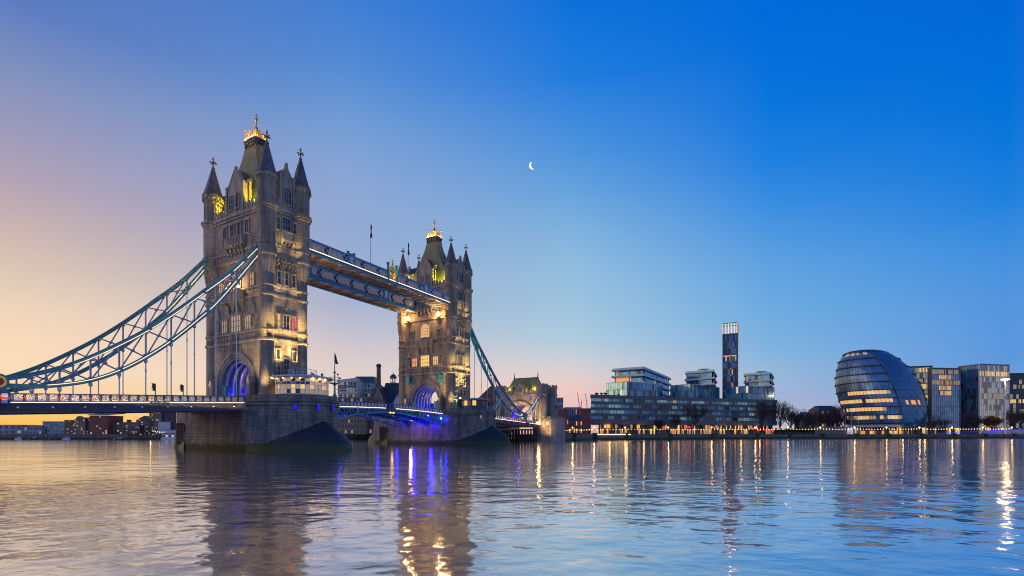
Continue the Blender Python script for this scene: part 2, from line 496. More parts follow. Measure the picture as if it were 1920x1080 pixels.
def make_pier(P, A, label, lights):
    t = thing('bridge_pier', label, 'bridge pier', (P.x, P.y, 0), -A, 'river piers under the two towers')
    b = MB('pier_granite')
    def ring(k, z): return [(x, y, z) for x, y in pier_plan(k)]
    b.loft([ring(.55, -2), ring(.25, 4), ring(0, 8.1), ring(.3, 8.15), ring(.3, 8.4), ring(.12, 8.42), ring(.12, 8.75), ring(.3, 8.8), ring(.3, 9.05), ring(0, 9.1), ring(0, 9.35)])
    b.build('body', t)
    p = MB('pier_granite')
    for k0, k1 in ((-.02, -.5),):
        o_, i_ = pier_plan(0), pier_plan(-.5)
        n = len(o_)
        p.add([(x, y, 9.35) for x, y in o_] + [(x, y, 10.0) for x, y in o_] + [(x, y, 10.0) for x, y in i_] + [(x, y, 9.35) for x, y in i_],
              [(a * n + i, a * n + (i + 1) % n, ((a + 1) % 4) * n + (i + 1) % n, ((a + 1) % 4) * n + i) for a in range(4) for i in range(n)])
    p.build('parapet', t)
    for sgn in (1, -1):
        c = MB('wet_granite'); c.smooth = True
        rings = []
        for j in range(9):
            tt = j / 8
            z = -1.5 + 6.9 * tt
            row = []
            for i in range(21):
                ph = -1 + 2 * i / 20
                # pointed plan at the water
                ox = 26.6 - 15.9 * abs(ph) ** 1.7; oy = 8.75 * math.sin(math.pi / 2 * ph) if abs(ph) < 1 else 8.75 * ph
                oy = 8.75 * (1 - (1 - abs(ph)) ** 1.35) * (1 if ph > 0 else -1)
                q = ph * (1 - tt ** 1.4)
                ang = q * math.pi / 2
                bx = 9.5 + 11.25 * max(0, math.cos(ang)) ** .9; by = 8.0 * math.sin(ang)
                f = 1 - max(0, (tt - .3) / .7) ** 1.7
                row.append((sgn * (bx + (ox - bx) * f), (by + (oy - by) * f * (1 - .35 * tt)) * sgn, z))
            rings.append(row)
        c.loft(rings, closed=False, caps=False)
        c.build('cutwater', t)
    # slots with coloured lamps in the rounded end
    for (x, y, mname) in lights:
        g = MB('dark_metal', mname)
        nx, ny = x - 9.5, y * 1.6
        l_ = math.hypot(nx, ny); nx /= l_; ny /= l_
        tx, ty = -ny, nx
        w_, h_ = .27, .38
        for (nm, ww, hh, dep) in (('dark_metal', w_ + .07, h_ + .07, .16), (mname, w_, h_, .21)):
            g.use(nm)
            c0 = (x - nx * .5, y - ny * .5)
            g.add([(c0[0] + tx * s * ww + nx * d, c0[1] + ty * s * ww + ny * d, 7.75 + u * hh) for d in (0, .5 + dep) for u in (-1, 1) for s in (-1, 1)],
                  [(0,1,3,2), (4,6,7,5), (0,4,5,1), (2,3,7,6), (0,2,6,4), (1,5,7,3)])
        g.build('niche_lamp', t)
    # timber fender on the landward face
    fb = MB('old_timber')
    for i in range(6):
        x = -14.4 + i * .55
        yy = -8.2
        fb.box(x, x + .38, yy - .1, yy + 1.2, .9, 5.2 - .35 * (i % 2))
    fb.box(-14.6, -11.0, -8.4, -8.1, 1.6, 1.95); fb.box(-14.6, -11.0, -8.4, -8.1, 3.7, 4.05)
    fb.build('timber_fender', t)
    return t
def on_end(tt):   # a point of the rounded western end
    return (9.5 + 11.2 * math.cos(tt) ** .9 + .1, 8 * math.sin(tt))
make_pier(P1, A1, 'near granite bridge pier with blue lit slots and black pointed cutwater', [(*on_end(-.62), 'blue_light'), (*on_end(-.15), 'blue_light'), (*on_end(.28), 'blue_light')])
make_pier(P2, A2, 'far granite bridge pier with a blue cabin on top, across the bascules', [(*on_end(-.5), 'window_dim')])

FACES = {'N': (0, -1, 4.15), 'S': (0, 1, 4.15), 'W': (1, 0, 9.75), 'E': (-1, 0, 9.75)}
def facebox(b, face, u0, u1, d0, d1, z0, z1):
    """box on a tower face: u along the face (to the west / to the south), d outward from the wall"""
    nx, ny, off = FACES[face]
    if nx == 0:
        y0, y1 = sorted((ny * (off + d0), ny * (off + d1)))
        b.box(min(u0, u1), max(u0, u1), y0, y1, z0, z1)
    else:
        x0, x1 = sorted((nx * (off + d0), nx * (off + d1)))
        b.box(x0, x1, min(u0, u1), max(u0, u1), z0, z1)
def facept(face, u, d, z):
    nx, ny, off = FACES[face]
    return (u, ny * (off + d), z) if nx == 0 else (nx * (off + d), u, z)
def faceprism(b, face, pts, d0, d1):
    nx, ny, off = FACES[face]
    if nx == 0: b.prism(pts, ny * (off + d0), ny * (off + d1), 'y')
    else: b.prism(pts, nx * (off + d0), nx * (off + d1), 'x')

def window(t, face, u, z0, z1, wd, cols=2, rows=2, glass='dark_glass', d=0.0, arch=False, st='pale_stone', fr=.2, label=None):
    f = MB(st)
    hw = wd / 2
    f_out = d + .22
    facebox(f, face, u - hw - fr, u - hw, d - .05, f_out, z0, z1)
    facebox(f, face, u + hw, u + hw + fr, d - .05, f_out, z0, z1)
    facebox(f, face, u - hw - fr - .08, u + hw + fr + .08, d - .05, f_out + .1, z0 - .25, z0)
    if arch:
        n = 8
        pts = [(u - hw - fr, z1)] + [(u - (hw + fr) * math.cos(math.pi * i / n), z1 + (hw + fr) * .9 * math.sin(math.pi * i / n)) for i in range(1, n)] + [(u + hw + fr, z1)]
        pts += [(u + hw, z1)] + [(u + hw * math.cos(math.pi * i / n), z1 + hw * .9 * math.sin(math.pi * i / n)) for i in range(1, n)] + [(u - hw, z1)]
        faceprism(f, face, pts, d - .05, f_out)
    else:
        facebox(f, face, u - hw - fr - .08, u + hw + fr + .08, d - .05, f_out + .06, z1, z1 + .28)
    for i in range(1, cols):
        x = u - hw + wd * i / cols
        facebox(f, face, x - .05, x + .05, d - .02, d + .16, z0, z1 + (hw * .75 if arch else 0))
    for j in range(1, rows):
        z = z0 + (z1 - z0) * j / rows
        facebox(f, face, u - hw, u + hw, d - .02, d + .13, z - .05, z + .05)
    if arch: facebox(f, face, u - hw, u + hw, d - .02, d + .13, z1 - .05, z1 + .05)
    o = f.build('window', t)
    if label: o['label'] = label
    p = MB(glass)
    if arch:
        n = 8
        pts = [(u - hw, z0), (u + hw, z0)] + [(u + hw * math.cos(math.pi * i / n), z1 + hw * .9 * math.sin(math.pi * i / n)) for i in range(0, n + 1)]
        faceprism(p, face, pts, d + .0, d + .06)
    else:
        facebox(p, face, u - hw, u + hw, d + .0, d + .06, z0, z1)
    p.build('pane', o)
    return o

def balcony(t, face, u, wd, z0, z1, zb, out=.9, nb=5, lit=False, name='balcony'):
    """parapet on stone brackets"""
    b = MB('pale_stone')
    facebox(b, face, u - wd / 2, u + wd / 2, -.1, out, z0 - .25, z0)
    facebox(b, face, u - wd / 2 - .1, u + wd / 2 + .1, out - .32, out + .1, z1 - .18, z1)
    facebox(b, face, u - wd / 2, u + wd / 2, out - .2, out - .05, z0, z1 - .18)
    n = max(3, int(wd / .8))
    for i in range(n + 1):
        x = u - wd / 2 + wd * i / n
        facebox(b, face, x - .1, x + .1, out - .25, out + .06, z0, z1 - .1)
    for s in (-1, 1):
        facebox(b, face, u + s * wd / 2 - .12, u + s * wd / 2 + .12, -.1, out, z0, z1 - .05)
    for i in range(nb):
        x = u - wd / 2 * .85 + wd * .85 * i / (nb - 1)
        for k in range(4):
            zt = z0 - .25 - (z0 - .25 - zb) * k / 4; zl = z0 - .25 - (z0 - .25 - zb) * (k + 1) / 4
            facebox(b, face, x - .18, x + .18, -.1, out * (1 - k / 4) - .05, zl, zt)
    return b.build(name, t)

def arch_pts(rx, rz, zs, n=20):
    return [(-rx * math.cos(math.pi * i / n), zs + rz * math.sin(math.pi * i / n)) for i in range(n + 1)]

def crown_mesh(b, z0, hw, hs):
    """gilded cresting with a lantern and finial"""
    b.box(-hw, hw, -hs, -hs + .12, z0, z0 + .35); b.box(-hw, hw, hs - .12, hs, z0, z0 + .35)
    b.box(-hw, -hw + .12, -hs + .12, hs - .12, z0, z0 + .35); b.box(hw - .12, hw, -hs + .12, hs - .12, z0, z0 + .35)
    for sx in (-1, 1):
        for sy in (-1, 1):
            b.tube((sx * (hw - .1), sy * (hs - .1), z0), (sx * (hw - .1), sy * (hs - .1), z0 + 2.0), .14, .1)
            b.sphere((sx * (hw - .1), sy * (hs - .1), z0 + 2.25), .24, 6, 4)
    for (axis, h, o_) in (('x', hw, hs), ('y', hs, hw)):
        for s in (-1, 1):
            n = 4
            for i in range(n):
                a = -h + 2 * h * i / n; c = -h + 2 * h * (i + 1) / n; m_ = (a + c) / 2
                q = s * (o_ - .1)
                def pt(u, z): return (u, q, z) if axis == 'x' else (q, u, z)
                hh = 1.0 + .75 * (1 - abs(m_) / h)
                b.bar(pt(a, z0 + .3), pt(m_, z0 + hh), .1, .1); b.bar(pt(c, z0 + .3), pt(m_, z0 + hh), .1, .1)
                b.bar(pt(a, z0 + hh * .8), pt(m_, z0 + .3), .08, .08); b.bar(pt(c, z0 + hh * .8), pt(m_, z0 + .3), .08, .08)
                b.bar(pt(m_, z0 + .3), pt(m_, z0 + hh + .35), .1, .1)
    for i in range(6):
        t = math.pi * 2 * i / 6
        b.bar((hw * .62 * math.cos(t), hs * .62 * math.sin(t), z0 + .3), (.12 * math.cos(t), .12 * math.sin(t), z0 + 2.9), .13, .13)
    b.lathe([(.45, z0 + 1.9), (.55, z0 + 2.1), (.3, z0 + 2.9), (.16, z0 + 3.1), (.14, z0 + 4.1), (.3, z0 + 4.25), (.14, z0 + 4.4), (.1, z0 + 5.0), (.2, z0 + 5.2), (.03, z0 + 5.7)], n=6)
    b.box(-.42, .42, -.08, .08, z0 + 4.62, z0 + 4.8); b.box(-.08, .08, -.42, .42, z0 + 4.62, z0 + 4.8)

def make_tower(P, A, label, north):
    t = thing('bridge_tower', label, 'bridge tower', (P.x, P.y, 0), -A, 'main towers of the bridge')
    RW, ZS, RZ, Z0 = 4.9, 12.9, 4.6, 9.36
    # body with the road arch through it
    b = MB('tower_granite')
    X, Y = 9.75, 4.15
    pts = [(-X, Z0), (-RW, Z0)] + arch_pts(RW, RZ, ZS) + [(RW, Z0), (X, Z0), (X, 20.7), (-X, 20.7)]
    b.prism(pts, -Y, Y, 'y')
    b.box(-X, X, -Y, Y, 20.7, 46.0)
    b.use('pale_stone')
    for z0, z1, pr in ((20.55, 21.1, .28), (22.45, 22.9, .22), (29.0, 29.45, .25), (30.8, 31.2, .2), (36.6, 37.05, .3), (38.55, 38.9, .22), (45.1, 45.55, .25), (45.55, 46.1, .5)):
        b.box(-X - pr, X + pr, -Y - pr, Y + pr, z0, z1)
    # carved frieze over the arch and corbel table under the upper string
    for i in range(14):
        u = -6.2 + i * .95
        for face in ('N', 'S'):
            facebox(b, face, u - .3, u + .3, -.05, .12, 21.35, 22.2)
            facebox(b, face, u - .25, u + .25, -.05, .1, 19.5, 20.3)
    for face in ('W', 'E'):
        for i in range(6):
            u = -2.0 + i * .8
            for k in range(3):
                facebox(b, face, u - .22 + (k % 2) * .3, u + .1 + (k % 2) * .3, -.05, .62 - .2 * k, 35.9 - .62 * k, 36.4 - .62 * k)
        facebox(b, face, -2.4, 2.4, -.05, .3, 36.1, 36.6)
    b.build('wall', t)
    # moulded arch rings
    for face in ('N', 'S'):
        g = MB('pale_stone')
        for r0, r1, pr in ((6.5, 5.9, .42), (5.9, 5.3, .26), (5.3, 4.85, .12)):
            o_ = [(-r0, Z0)] + arch_pts(r0, r0 * .94, ZS) + [(r0, Z0)]
            i_ = [(r1, Z0)] + arch_pts(r1, r1 * .94, ZS)[::-1] + [(-r1, Z0)]
            faceprism(g, face, o_ + i_, -.2, pr)
        g.build('arch_moulding', t)
    # iron ribs under the vault
    for i in range(6):
        y = -3.4 + i * 1.36
        g = MB('pale_blue_paint')
        o_ = [(-4.88, Z0)] + arch_pts(4.88, 4.58, ZS) + [(4.88, Z0)]
        i_ = [(4.35, Z0)] + arch_pts(4.35, 4.05, ZS)[::-1] + [(-4.35, Z0)]
        g.prism(o_ + i_, y - .16, y + .16, 'y')
        ro_ = g.build('vault_rib', t)
        g = MB('rib_light')
        o_ = [(-4.35, 10.2)] + arch_pts(4.35, 4.05, ZS)[:15]
        i_ = [(x_ * .975, z_ - .08) for x_, z_ in o_][::-1]
        g.prism(o_ + i_, y - .19, y - .13, 'y')
        if i in (1, 2, 3, 4): g.build('rib_light', ro_)
    for sx in (-1, 1):
        for sy in (-1, 1):
            g = MB('teal_paint')
            g.box(*sorted((sx * 3.5, sx * 4.86)), sy * 4.0 - .25, sy * 4.0 + .25, Z0, 12.6)
            g.box(*sorted((sx * 3.45, sx * 4.87)), sy * 4.0 - .32, sy * 4.0 + .32, 12.3, 12.5)
            g.build('gate', t)
        g = MB('pale_stone')
        g.box(sx * 6.4 - .55, sx * 6.4 + .55, -5.7, -4.6, Z0, 12.4)
        g.prism([(sx * 6.4 - .7, 12.4), (sx * 6.4 + .7, 12.4), (sx * 6.4, 13.9)], -5.8, -4.5, 'y')
        g.box(sx * 6.4 - .72, sx * 6.4 + .72, -5.85, -4.55, Z0, 10.6)
        g.build('gate_pylon', t)
    rd = MB('asphalt'); rd.box(-4.8, 4.8, -8.3, 8.3, 9.0, 9.4); rd.build('roadway', t)
    # corner turrets
    for sx in (-1, 1):
        for sy in (-1, 1):
            cx, cy = sx * 9.18, sy * 3.65
            g = MB('turret_stone'); g.smooth = True
            g.lathe([(1.5, 9.36), (1.5, 10.6), (1.27, 10.9), (1.25, 20.5)], cx, cy, 20)
            g.lathe([(1.25, 20.5), (1.25, 33.2)], cx, cy, 20)
            g.smooth = False
            for z0, z1, r in ((20.5, 21.1, 1.48), (22.4, 22.9, 1.42), (28.95, 29.5, 1.46), (30.75, 31.2, 1.42)):
                g.lathe([(r - .12, z0), (r, z0 + .15), (r, z1 - .1), (r - .15, z1)], cx, cy, 20)
            ph = math.pi / 8
            g.lathe([(1.2, 33.0), (1.38, 33.6), (1.72, 35.6), (1.72, 36.5), (1.95, 36.6), (1.95, 37.0), (1.76, 37.1), (1.76, 38.5), (1.92, 38.55), (1.92, 38.9), (1.76, 39.0),
                     (1.76, 45.0), (1.98, 45.15), (1.98, 45.5), (2.22, 45.6), (2.22, 46.1), (1.7, 46.2), (1.7, 50.1), (1.8, 50.2), (1.8, 50.5), (1.7, 50.55), (1.7, 50.8), (2.0, 51.1), (2.0, 51.7), (1.9, 51.75)], cx, cy, 8, ph)
            for i in range(8):       # broaches where the round shaft becomes an octagon
                a0 = math.pi / 4 * i
                g.add([(cx + 1.28 * math.cos(a0 - .3), cy + 1.28 * math.sin(a0 - .3), 35.5), (cx + 1.28 * math.cos(a0 + .3), cy + 1.28 * math.sin(a0 + .3), 35.5),
                       (cx + 1.27 * math.cos(a0), cy + 1.27 * math.sin(a0), 32.6), (cx + 1.66 * math.cos(a0), cy + 1.66 * math.sin(a0), 35.5)], [(0, 2, 3), (3, 2, 1), (0, 3, 1)])
            g.use('pale_stone')
            for i in range(8):       # blind panels and battlement teeth
                a0 = math.pi / 4 * i
                for k in (-.5, .5):
                    aa = a0 + k * .36
                    rr = 1.62
                    g.tube((cx + rr * math.cos(aa), cy + rr * math.sin(aa), 46.9), (cx + rr * math.cos(aa), cy + rr * math.sin(aa), 49.7), .07, n=4)
                    g.tube((cx + 1.86 * math.cos(aa), cy + 1.86 * math.sin(aa), 50.55), (cx + 1.95 * math.cos(aa), cy + 1.95 * math.sin(aa), 51.1), .13, n=4)
            o = g.build('turret', t)
            s = MB('spire_tile')
            s.lathe([(2.06, 51.72), (1.72, 52.4), (1.3, 53.8), (.78, 55.8), (.3, 57.6), (.24, 57.7)], cx, cy, 8, ph)
            s.build('spire', o)
            f = MB('turret_stone')
            f.lathe([(.24, 57.6), (.36, 57.8), (.2, 58.0), (.13, 58.3), (.12, 59.4), (.2, 59.55), (.17, 59.8), (.04, 60.05)], cx, cy, 6)
            for ax in (0, 1):
                dx, dy = (1, 0) if ax == 0 else (0, 1)
                for q in (-1, 1):
                    f.bar((cx, cy, 58.85), (cx + q * dx * .62, cy + q * dy * .62, 58.85), .17, .2)
                    f.sphere((cx + q * dx * .62, cy + q * dy * .62, 58.85), .16, 6, 4)
            f.build('finial', o)
    # battlemented parapet between turrets and gables
    for face, spans in (('N', ((-7.5, -2.9), (2.9, 7.5))), ('S', ((-7.5, -2.9), (2.9, 7.5))), ('W', ((-2.1, -1.45), (1.45, 2.1))), ('E', ((-2.1, -1.45), (1.45, 2.1)))):
        for a, c in spans:
            pb = MB('pale_stone')
            facebox(pb, face, a, c, -.15, .3, 46.1, 46.95)
            n = max(1, int((c - a) / .95))
            for i in range(n):
                u = a + (c - a) * (i + .5) / n
                facebox(pb, face, u - .27, u + .27, -.15, .34, 46.95, 47.5)
                facebox(pb, face, u - .32, u + .32, -.2, .4, 47.5, 47.62)
                facebox(pb, face, u - .12, u + .12, .28, .42, 46.3, 46.75)
            pb.build('parapet', t)
    # main roof
    r = MB('roof_slate')
    prof = [(46.2, 7.4, 2.8), (48.2, 6.7, 2.66), (51, 5.9, 2.5), (55.2, 3.75, 2.0), (58.5, 2.35, 1.55), (61.3, 1.68, 1.22)]
    r.loft([[(-hx_, -hy_, z), (hx_, -hy_, z), (hx_, hy_, z), (-hx_, hy_, z)] for z, hx_, hy_ in prof])
    r.use('lead_roof')
    for z0, z1, o_ in ((61.2, 61.5, .1), (61.5, 62.0, .22), (62.0, 62.25, .38)):
        r.box(-1.68 - o_, 1.68 + o_, -1.22 - o_, 1.22 + o_, z0, z1)
    for i in range(9):
        x = -1.6 + .4 * i
        for s in (-1, 1): r.box(x - .09, x + .09, s * 1.36 - .1, s * 1.36 + .1, 60.7, 61.2)
    ro = r.build('roof', t)
    cr = MB('gilt'); crown_mesh(cr, 62.25, 1.75, 1.3); cr.build('crown', ro)
    for sy in (-1, 1):
        for a in (-1, 1):
            g = MB('bulb_glow'); g.box(a * .85 - .6, a * .85 + .6, sy * 1.45 - .06, sy * 1.45 + .06, 62.3, 62.5); g.build('light_bar', ro)
    # gables
    for face in ('N', 'S', 'W', 'E'):
        long = face in 'NS'
        g = MB('pale_stone')
        hw = 2.75 if long else 1.42
        ze, za = (51.3, 54.9) if long else (52.3, 54.3)
        faceprism(g, face, [(-hw, 46.1), (hw, 46.1), (hw, ze), (hw * .1, za), (-hw * .1, za), (-hw, ze)], -.5, .32)
        for s in (-1, 1):
            facebox(g, face, s * hw - .24, s * hw + .24, -.45, .45, 46.1, ze + .55)
            if long: facebox(g, face, s * hw - .3, s * hw + .3, -.5, .5, ze + .1, ze + .4)
            for k in range(4):
                q = (k + .6) / 4.4
                u, z = s * (hw + (hw * .1 - hw) * q), ze + (za - ze) * q
                facebox(g, face, u - .1, u + .1, .28, .42, z - .75, z - .35)
        facebox(g, face, -.14, .14, -.2, .3, za - .2, za + .55)
        if not long:
            faceprism(g, face, [(-.55, ze), (.55, ze), (.08, za + 1.0), (-.08, za + 1.0)], -.3, .36)
        facebox(g, face, -hw, hw, .3, .42, 46.55, 46.8)
        o = g.build('gable', t)
        k = MB('lead_roof')
        kz = ze + .1
        dep = 2.6 if long else 5.6
        dps = 1.55 if long else 3.2
        faceprism(k, face, [(-hw - .1, kz - .3), (hw + .1, kz - .3), (hw + .1, kz), (0, za + .12), (-hw - .1, kz)], -dep, -.5)
        k.build('gable_roof', o)
        k = MB('pale_stone')
        facebox(k, face, -hw + .1, hw - .1, -dps, -.5, 46.2, kz - .3)
        if long:
            for s in (-1, 1):
                facebox(k, face, s * (hw + .05) - .32, s * (hw + .05) + .32, -1.25, -.75, 46.2, 52.6)
                facebox(k, face, s * (hw + .05) - .42, s * (hw + .05) + .42, -1.35, -.65, 52.3, 52.65)
        k.build('gable_side', o)
        if long:
            for u in (-1.15, 1.15):
                wf = window(o, face, u, 47.0, 49.3, 1.05, 2, 2, 'dark_glass', .32, True)
        else:
            window(o, face, 0, 47.2, 49.6, 1.4, 3, 2, 'dark_glass', .32, True)
    # ---- windows and balconies, the same on every face of a pair
    for face in ('N', 'S'):
        land = (face == 'N') == north
        # top storey
        for i, u in enumerate((-3.75, -1.25, 1.25, 3.75)):
            window(t, face, u, 41.7, 44.1, 1.05, 2, 2, 'dark_glass')
        balcony(t, face, 0, 6.2, 39.9, 41.4, 38.0)
        # third storey
        for u in (-5.3, 5.3):
            window(t, face, u, 31.4, 33.6, 1.5, 2, 2, 'dark_glass' if not land else 'window_dim')
        window(t, face, 0, 31.6, 34.1, 3.3, 4, 3, 'window_warm' if not land else 'dark_glass', 0, True)
        balcony(t, face, 0, 5.6, 29.0, 30.75, 26.9, 1.0, 4)
        # second storey
        lit = ('window_amber', 'window_yellow', 'window_warm') if not land else ('window_dim', 'window_dim', 'window_dim')
        window(t, face, -4.0, 23.2, 25.6, 1.9, 3, 2, lit[0], label='orange lit window' if not land else None)
        window(t, face, 0, 23.0, 26.2, 3.3, 4, 3, lit[1], label='bright amber lit window' if not land else None)
        window(t, face, 4.0, 23.2, 25.6, 1.9, 3, 2, lit[2])
        for s in (-1, 1):
            g = MB('pale_stone')
            u = s * 6.1
            facebox(g, face, u - .55, u + .55, -.05, .35, 22.9, 23.6)
            facebox(g, face, u - .5, u - .36, -.05, .3, 23.6, 25.8); facebox(g, face, u + .36, u + .5, -.05, .3, 23.6, 25.8)
            faceprism(g, face, [(u - .65, 25.8), (u + .65, 25.8), (u, 28.3)], -.05, .4)
            facebox(g, face, u - .18, u + .18, -.05, .3, 23.6, 25.2)
            g.build('niche', t)
        if not land:
            for s in (-1, 1):
                g = MB('teal_paint')
                pts = [(s * 6.0 + .85 * math.cos(a), 19.2 + 1.5 * math.sin(a)) for a in [math.pi / 2 + math.pi / 3 * i for i in range(6)]]
                faceprism(g, face, pts, -.05, .7)
                faceprism(g, face, [(s * 6.0 + (x - s * 6.0) * .75, 19.2 + (z - 19.2) * .75) for x, z in pts], .7, .9)
                g.build('wall_shield', t)
    for face in ('W', 'E'):
        window(t, face, 0, 42.2, 44.5, 1.5, 3, 2, 'dark_glass')
        for u in (-1.75, 1.75): window(t, face, u, 42.0, 44.2, .55, 1, 2, 'dark_glass')
        balcony(t, face, 0, 2.6, 40.3, 41.8, 38.9, .9, 4)
        for u in (-1.6, 0, 1.6): window(t, face, u, 31.6, 34.0, .6, 1, 2, 'dark_glass')
        window(t, face, 0, 23.1, 25.8, 1.2, 2, 2, 'dark_glass')
        window(t, face, -1.65, 23.1, 25.8, .55, 1, 2, 'window_dim')
        window(t, face, 1.65, 23.1, 25.8, .55, 1, 2, 'window_red' if north else 'window_warm', label='red lit window' if north else None)
        g = MB('pale_stone')
        facebox(g, face, -.1, .1, -.05, .25, 26.6, 27.9); facebox(g, face, -.3, .3, -.05, .22, 27.0, 27.25)
        facebox(g, face, -.1, .1, -.05, .25, 18.2, 19.7); facebox(g, face, -.3, .3, -.05, .22, 18.7, 18.95)
        g.build('carving', t)
        for u in (-1.75, 1.75):
            window(t, face, u, 17.3, 19.0, .7, 1, 1, 'dark_glass')
            window(t, face, u, 14.3, 15.9, .7, 1, 2, 'dark_glass')
        window(t, face, 0, 14.2, 17.4, 1.1, 2, 3, 'dark_glass')
        for u in (-1.75, -.6, .6, 1.75): window(t, face, u, 11.4, 13.2, .6, 1, 2, 'dark_glass', fr=.14)
    # ---- lit lanterns and floodlights
    if north:
        for u in (-2.3, 2.3):
            g = MB('dark_metal', 'lamp_glow')
            x, y, z = facept('N', u * .8, .75, 30.75)
            g.tube((x, y, z), (x, y, z + .5), .07); g.use('lamp_glow').sphere((x, y, z + .75), .26); g.build('lantern', t)
            lamp('POINT', (x, y - .35, z + .9), 420, (1, .62, .25), t, .15)
    else:
        for u in (-6.1, 5.4):
            g = MB('pale_stone', 'lamp_glow')
            x, y, z = facept('N', u, .7, 36.4)
            g.lathe([(.12, z), (.35, z + .5), (.42, z + .7), (.2, z + .75)], x, y, 8); g.box(x - .08, x + .08, y, y + .8, z + .1, z + .4)
            g.use('lamp_glow').lathe([(.3, z + .8), (.42, z + 1.2), (.42, z + 1.6), (.1, z + 2.0)], x, y, 8); g.build('lantern', t)
            lamp('POINT', (x, y - .6, z + 1.3), 1300, (1, .58, .22), t, .2)
    return t
T1 = make_tower(P1, A1, 'near tall granite bridge tower with gilded crown and lit balcony', True)
T2 = make_tower(P2, A2, 'far granite bridge tower with orange lit windows and two bright lanterns', False)
YEL = (1, .73, .27)
for t in (T1, T2):
    k = 1.0
    # uplights behind the parapet, on the roof and turret backs
    for sx in (-1, 1):
        for sy in (-1, 1):
            lamp('SPOT', (sx * 6.9, sy * 3.5, 46.4), 4200, (1, .84, .05), t, .2, (sx * 4.6, sy * 2.2, 51), 120, .9)
            lamp('SPOT', (sx * 3.7, sy * 3.6, 46.4), 900, (1, .86, .04), t, .2, (sx * 4.6, sy * 2.2, 51), 120, .9)
            lamp('SPOT', (sx * 6.7, sy * 2.9, 46.6), 800, (1, .86, .04), t, .2, (sx * 9.2, sy * 3.6, 50), 100, .9)
            lamp('SPOT', (sx * 8.6, sy * 1.6, 46.6), 350, (1, .86, .04), t, .15, (sx * 9.0, sy * 3.0, 50.5), 100, .9)
    lamp('POINT', (0, 0, 63.6), 900, (1, .5, .08), t, .2)
    for sx in (-1, 1):
        for sy in (-1, 1): lamp('POINT', (sx * 2.1, sy * 1.7, 62.6), 260, (1, .48, .08), t, .15)
    # floodlights on the pier and on the ledges of the western face
    lamp('SPOT', (12.4, -2.6, 14.4), 8500, YEL, t, .3, (9.7, -.8, 29), 80, .8)
    lamp('SPOT', (12.4, 2.6, 14.4), 8500, YEL, t, .3, (9.7, .8, 33), 80, .8)
    lamp('SPOT', (12.3, -7.0, 10.2), 8000, YEL, t, .25, (9.6, -4.3, 17.5), 72, .9)
    lamp('SPOT', (11.4, 6.4, 10.2), 2600, YEL, t, .2, (9.5, 4.2, 15), 60, .8)
    for (z, e) in ((21.3, 250), (29.6, 250), (37.2, 170), (39.0, 170)):
        for y in (-2.0, 2.0): lamp('SPOT', (11.0, y, z), e, YEL, t, .15, (9.7, y * .6, z + 4), 120, .9)
    # floodlight low on the road face
    lamp('SPOT', (7.4, -7.4, 10.2), 1700, (1, .68, .38), t, .3, (5.0, -4.2, 30), 60, .9)
    lamp('SPOT', (-7.4, -7.4, 10.2), 1700, (1, .68, .38), t, .3, (-5.0, -4.2, 30), 60, .9)
    # blue and white light in the vault
    for y in (-2.7, 0, 2.7):
        lamp('POINT', (-4.5, y, 10.4), 420, (.012, .006, 1), t, .15)
        lamp('POINT', (4.5, y, 10.4), 240, (.012, .006, 1), t, .15)
    lamp('SPOT', (-1.2, -3.2, 9.8), 2600, (1, .72, .4), t, .15, (3.4, -.6, 15.5), 75, .8)
    lamp('SPOT', (-1.2, 1.0, 9.8), 2600, (.85, .85, 1), t, .15, (3.2, 3.0, 15.5), 75, .8)
    lamp('SPOT', (1.5, 2.5, 9.8), 1500, (1, .6, .3), t, .15, (-3.4, 1.5, 14.5), 60, .8)
# ================================================================== decks, chains, walkways
def zdeck(d): return 8.7 - .0484 * (d - 8)
def interp(tab, d):
    for (a, za), (b, zb) in zip(tab, tab[1:]):
        if d <= b: return za + (zb - za) * (d - a) / (b - a)
    return tab[-1][1]
UP = [(4.2, 38.9), (5.3, 37.6), (10.2, 31.7), (15.9, 26.3), (20.2, 22.2), (24.2, 18.8), (27.4, 16.5), (31.1, 14.0), (34.6, 12.1), (37.8, 10.85), (40.2, 10.2)]
LOW = [(4.2, 37.6), (5.5, 35.6), (12.8, 25.5), (16.5, 21.6), (20.2, 17.9), (23.8, 14.9), (27.4, 12.4), (31.0, 10.65), (34.6, 9.75), (37.8, 9.3), (40.2, 9.3)]
def smooth_tab(tab, d):      # average out the kinks
    return sum(interp(tab, max(4.2, min(40.2, d + k))) for k in (-1.5, -.75, 0, .75, 1.5)) / 5
def zu(d): return smooth_tab(UP, d) if 5.7 < d < 38.7 else interp(UP, d)
def zl(d): return smooth_tab(LOW, d) if 5.7 < d < 38.7 else interp(LOW, d)

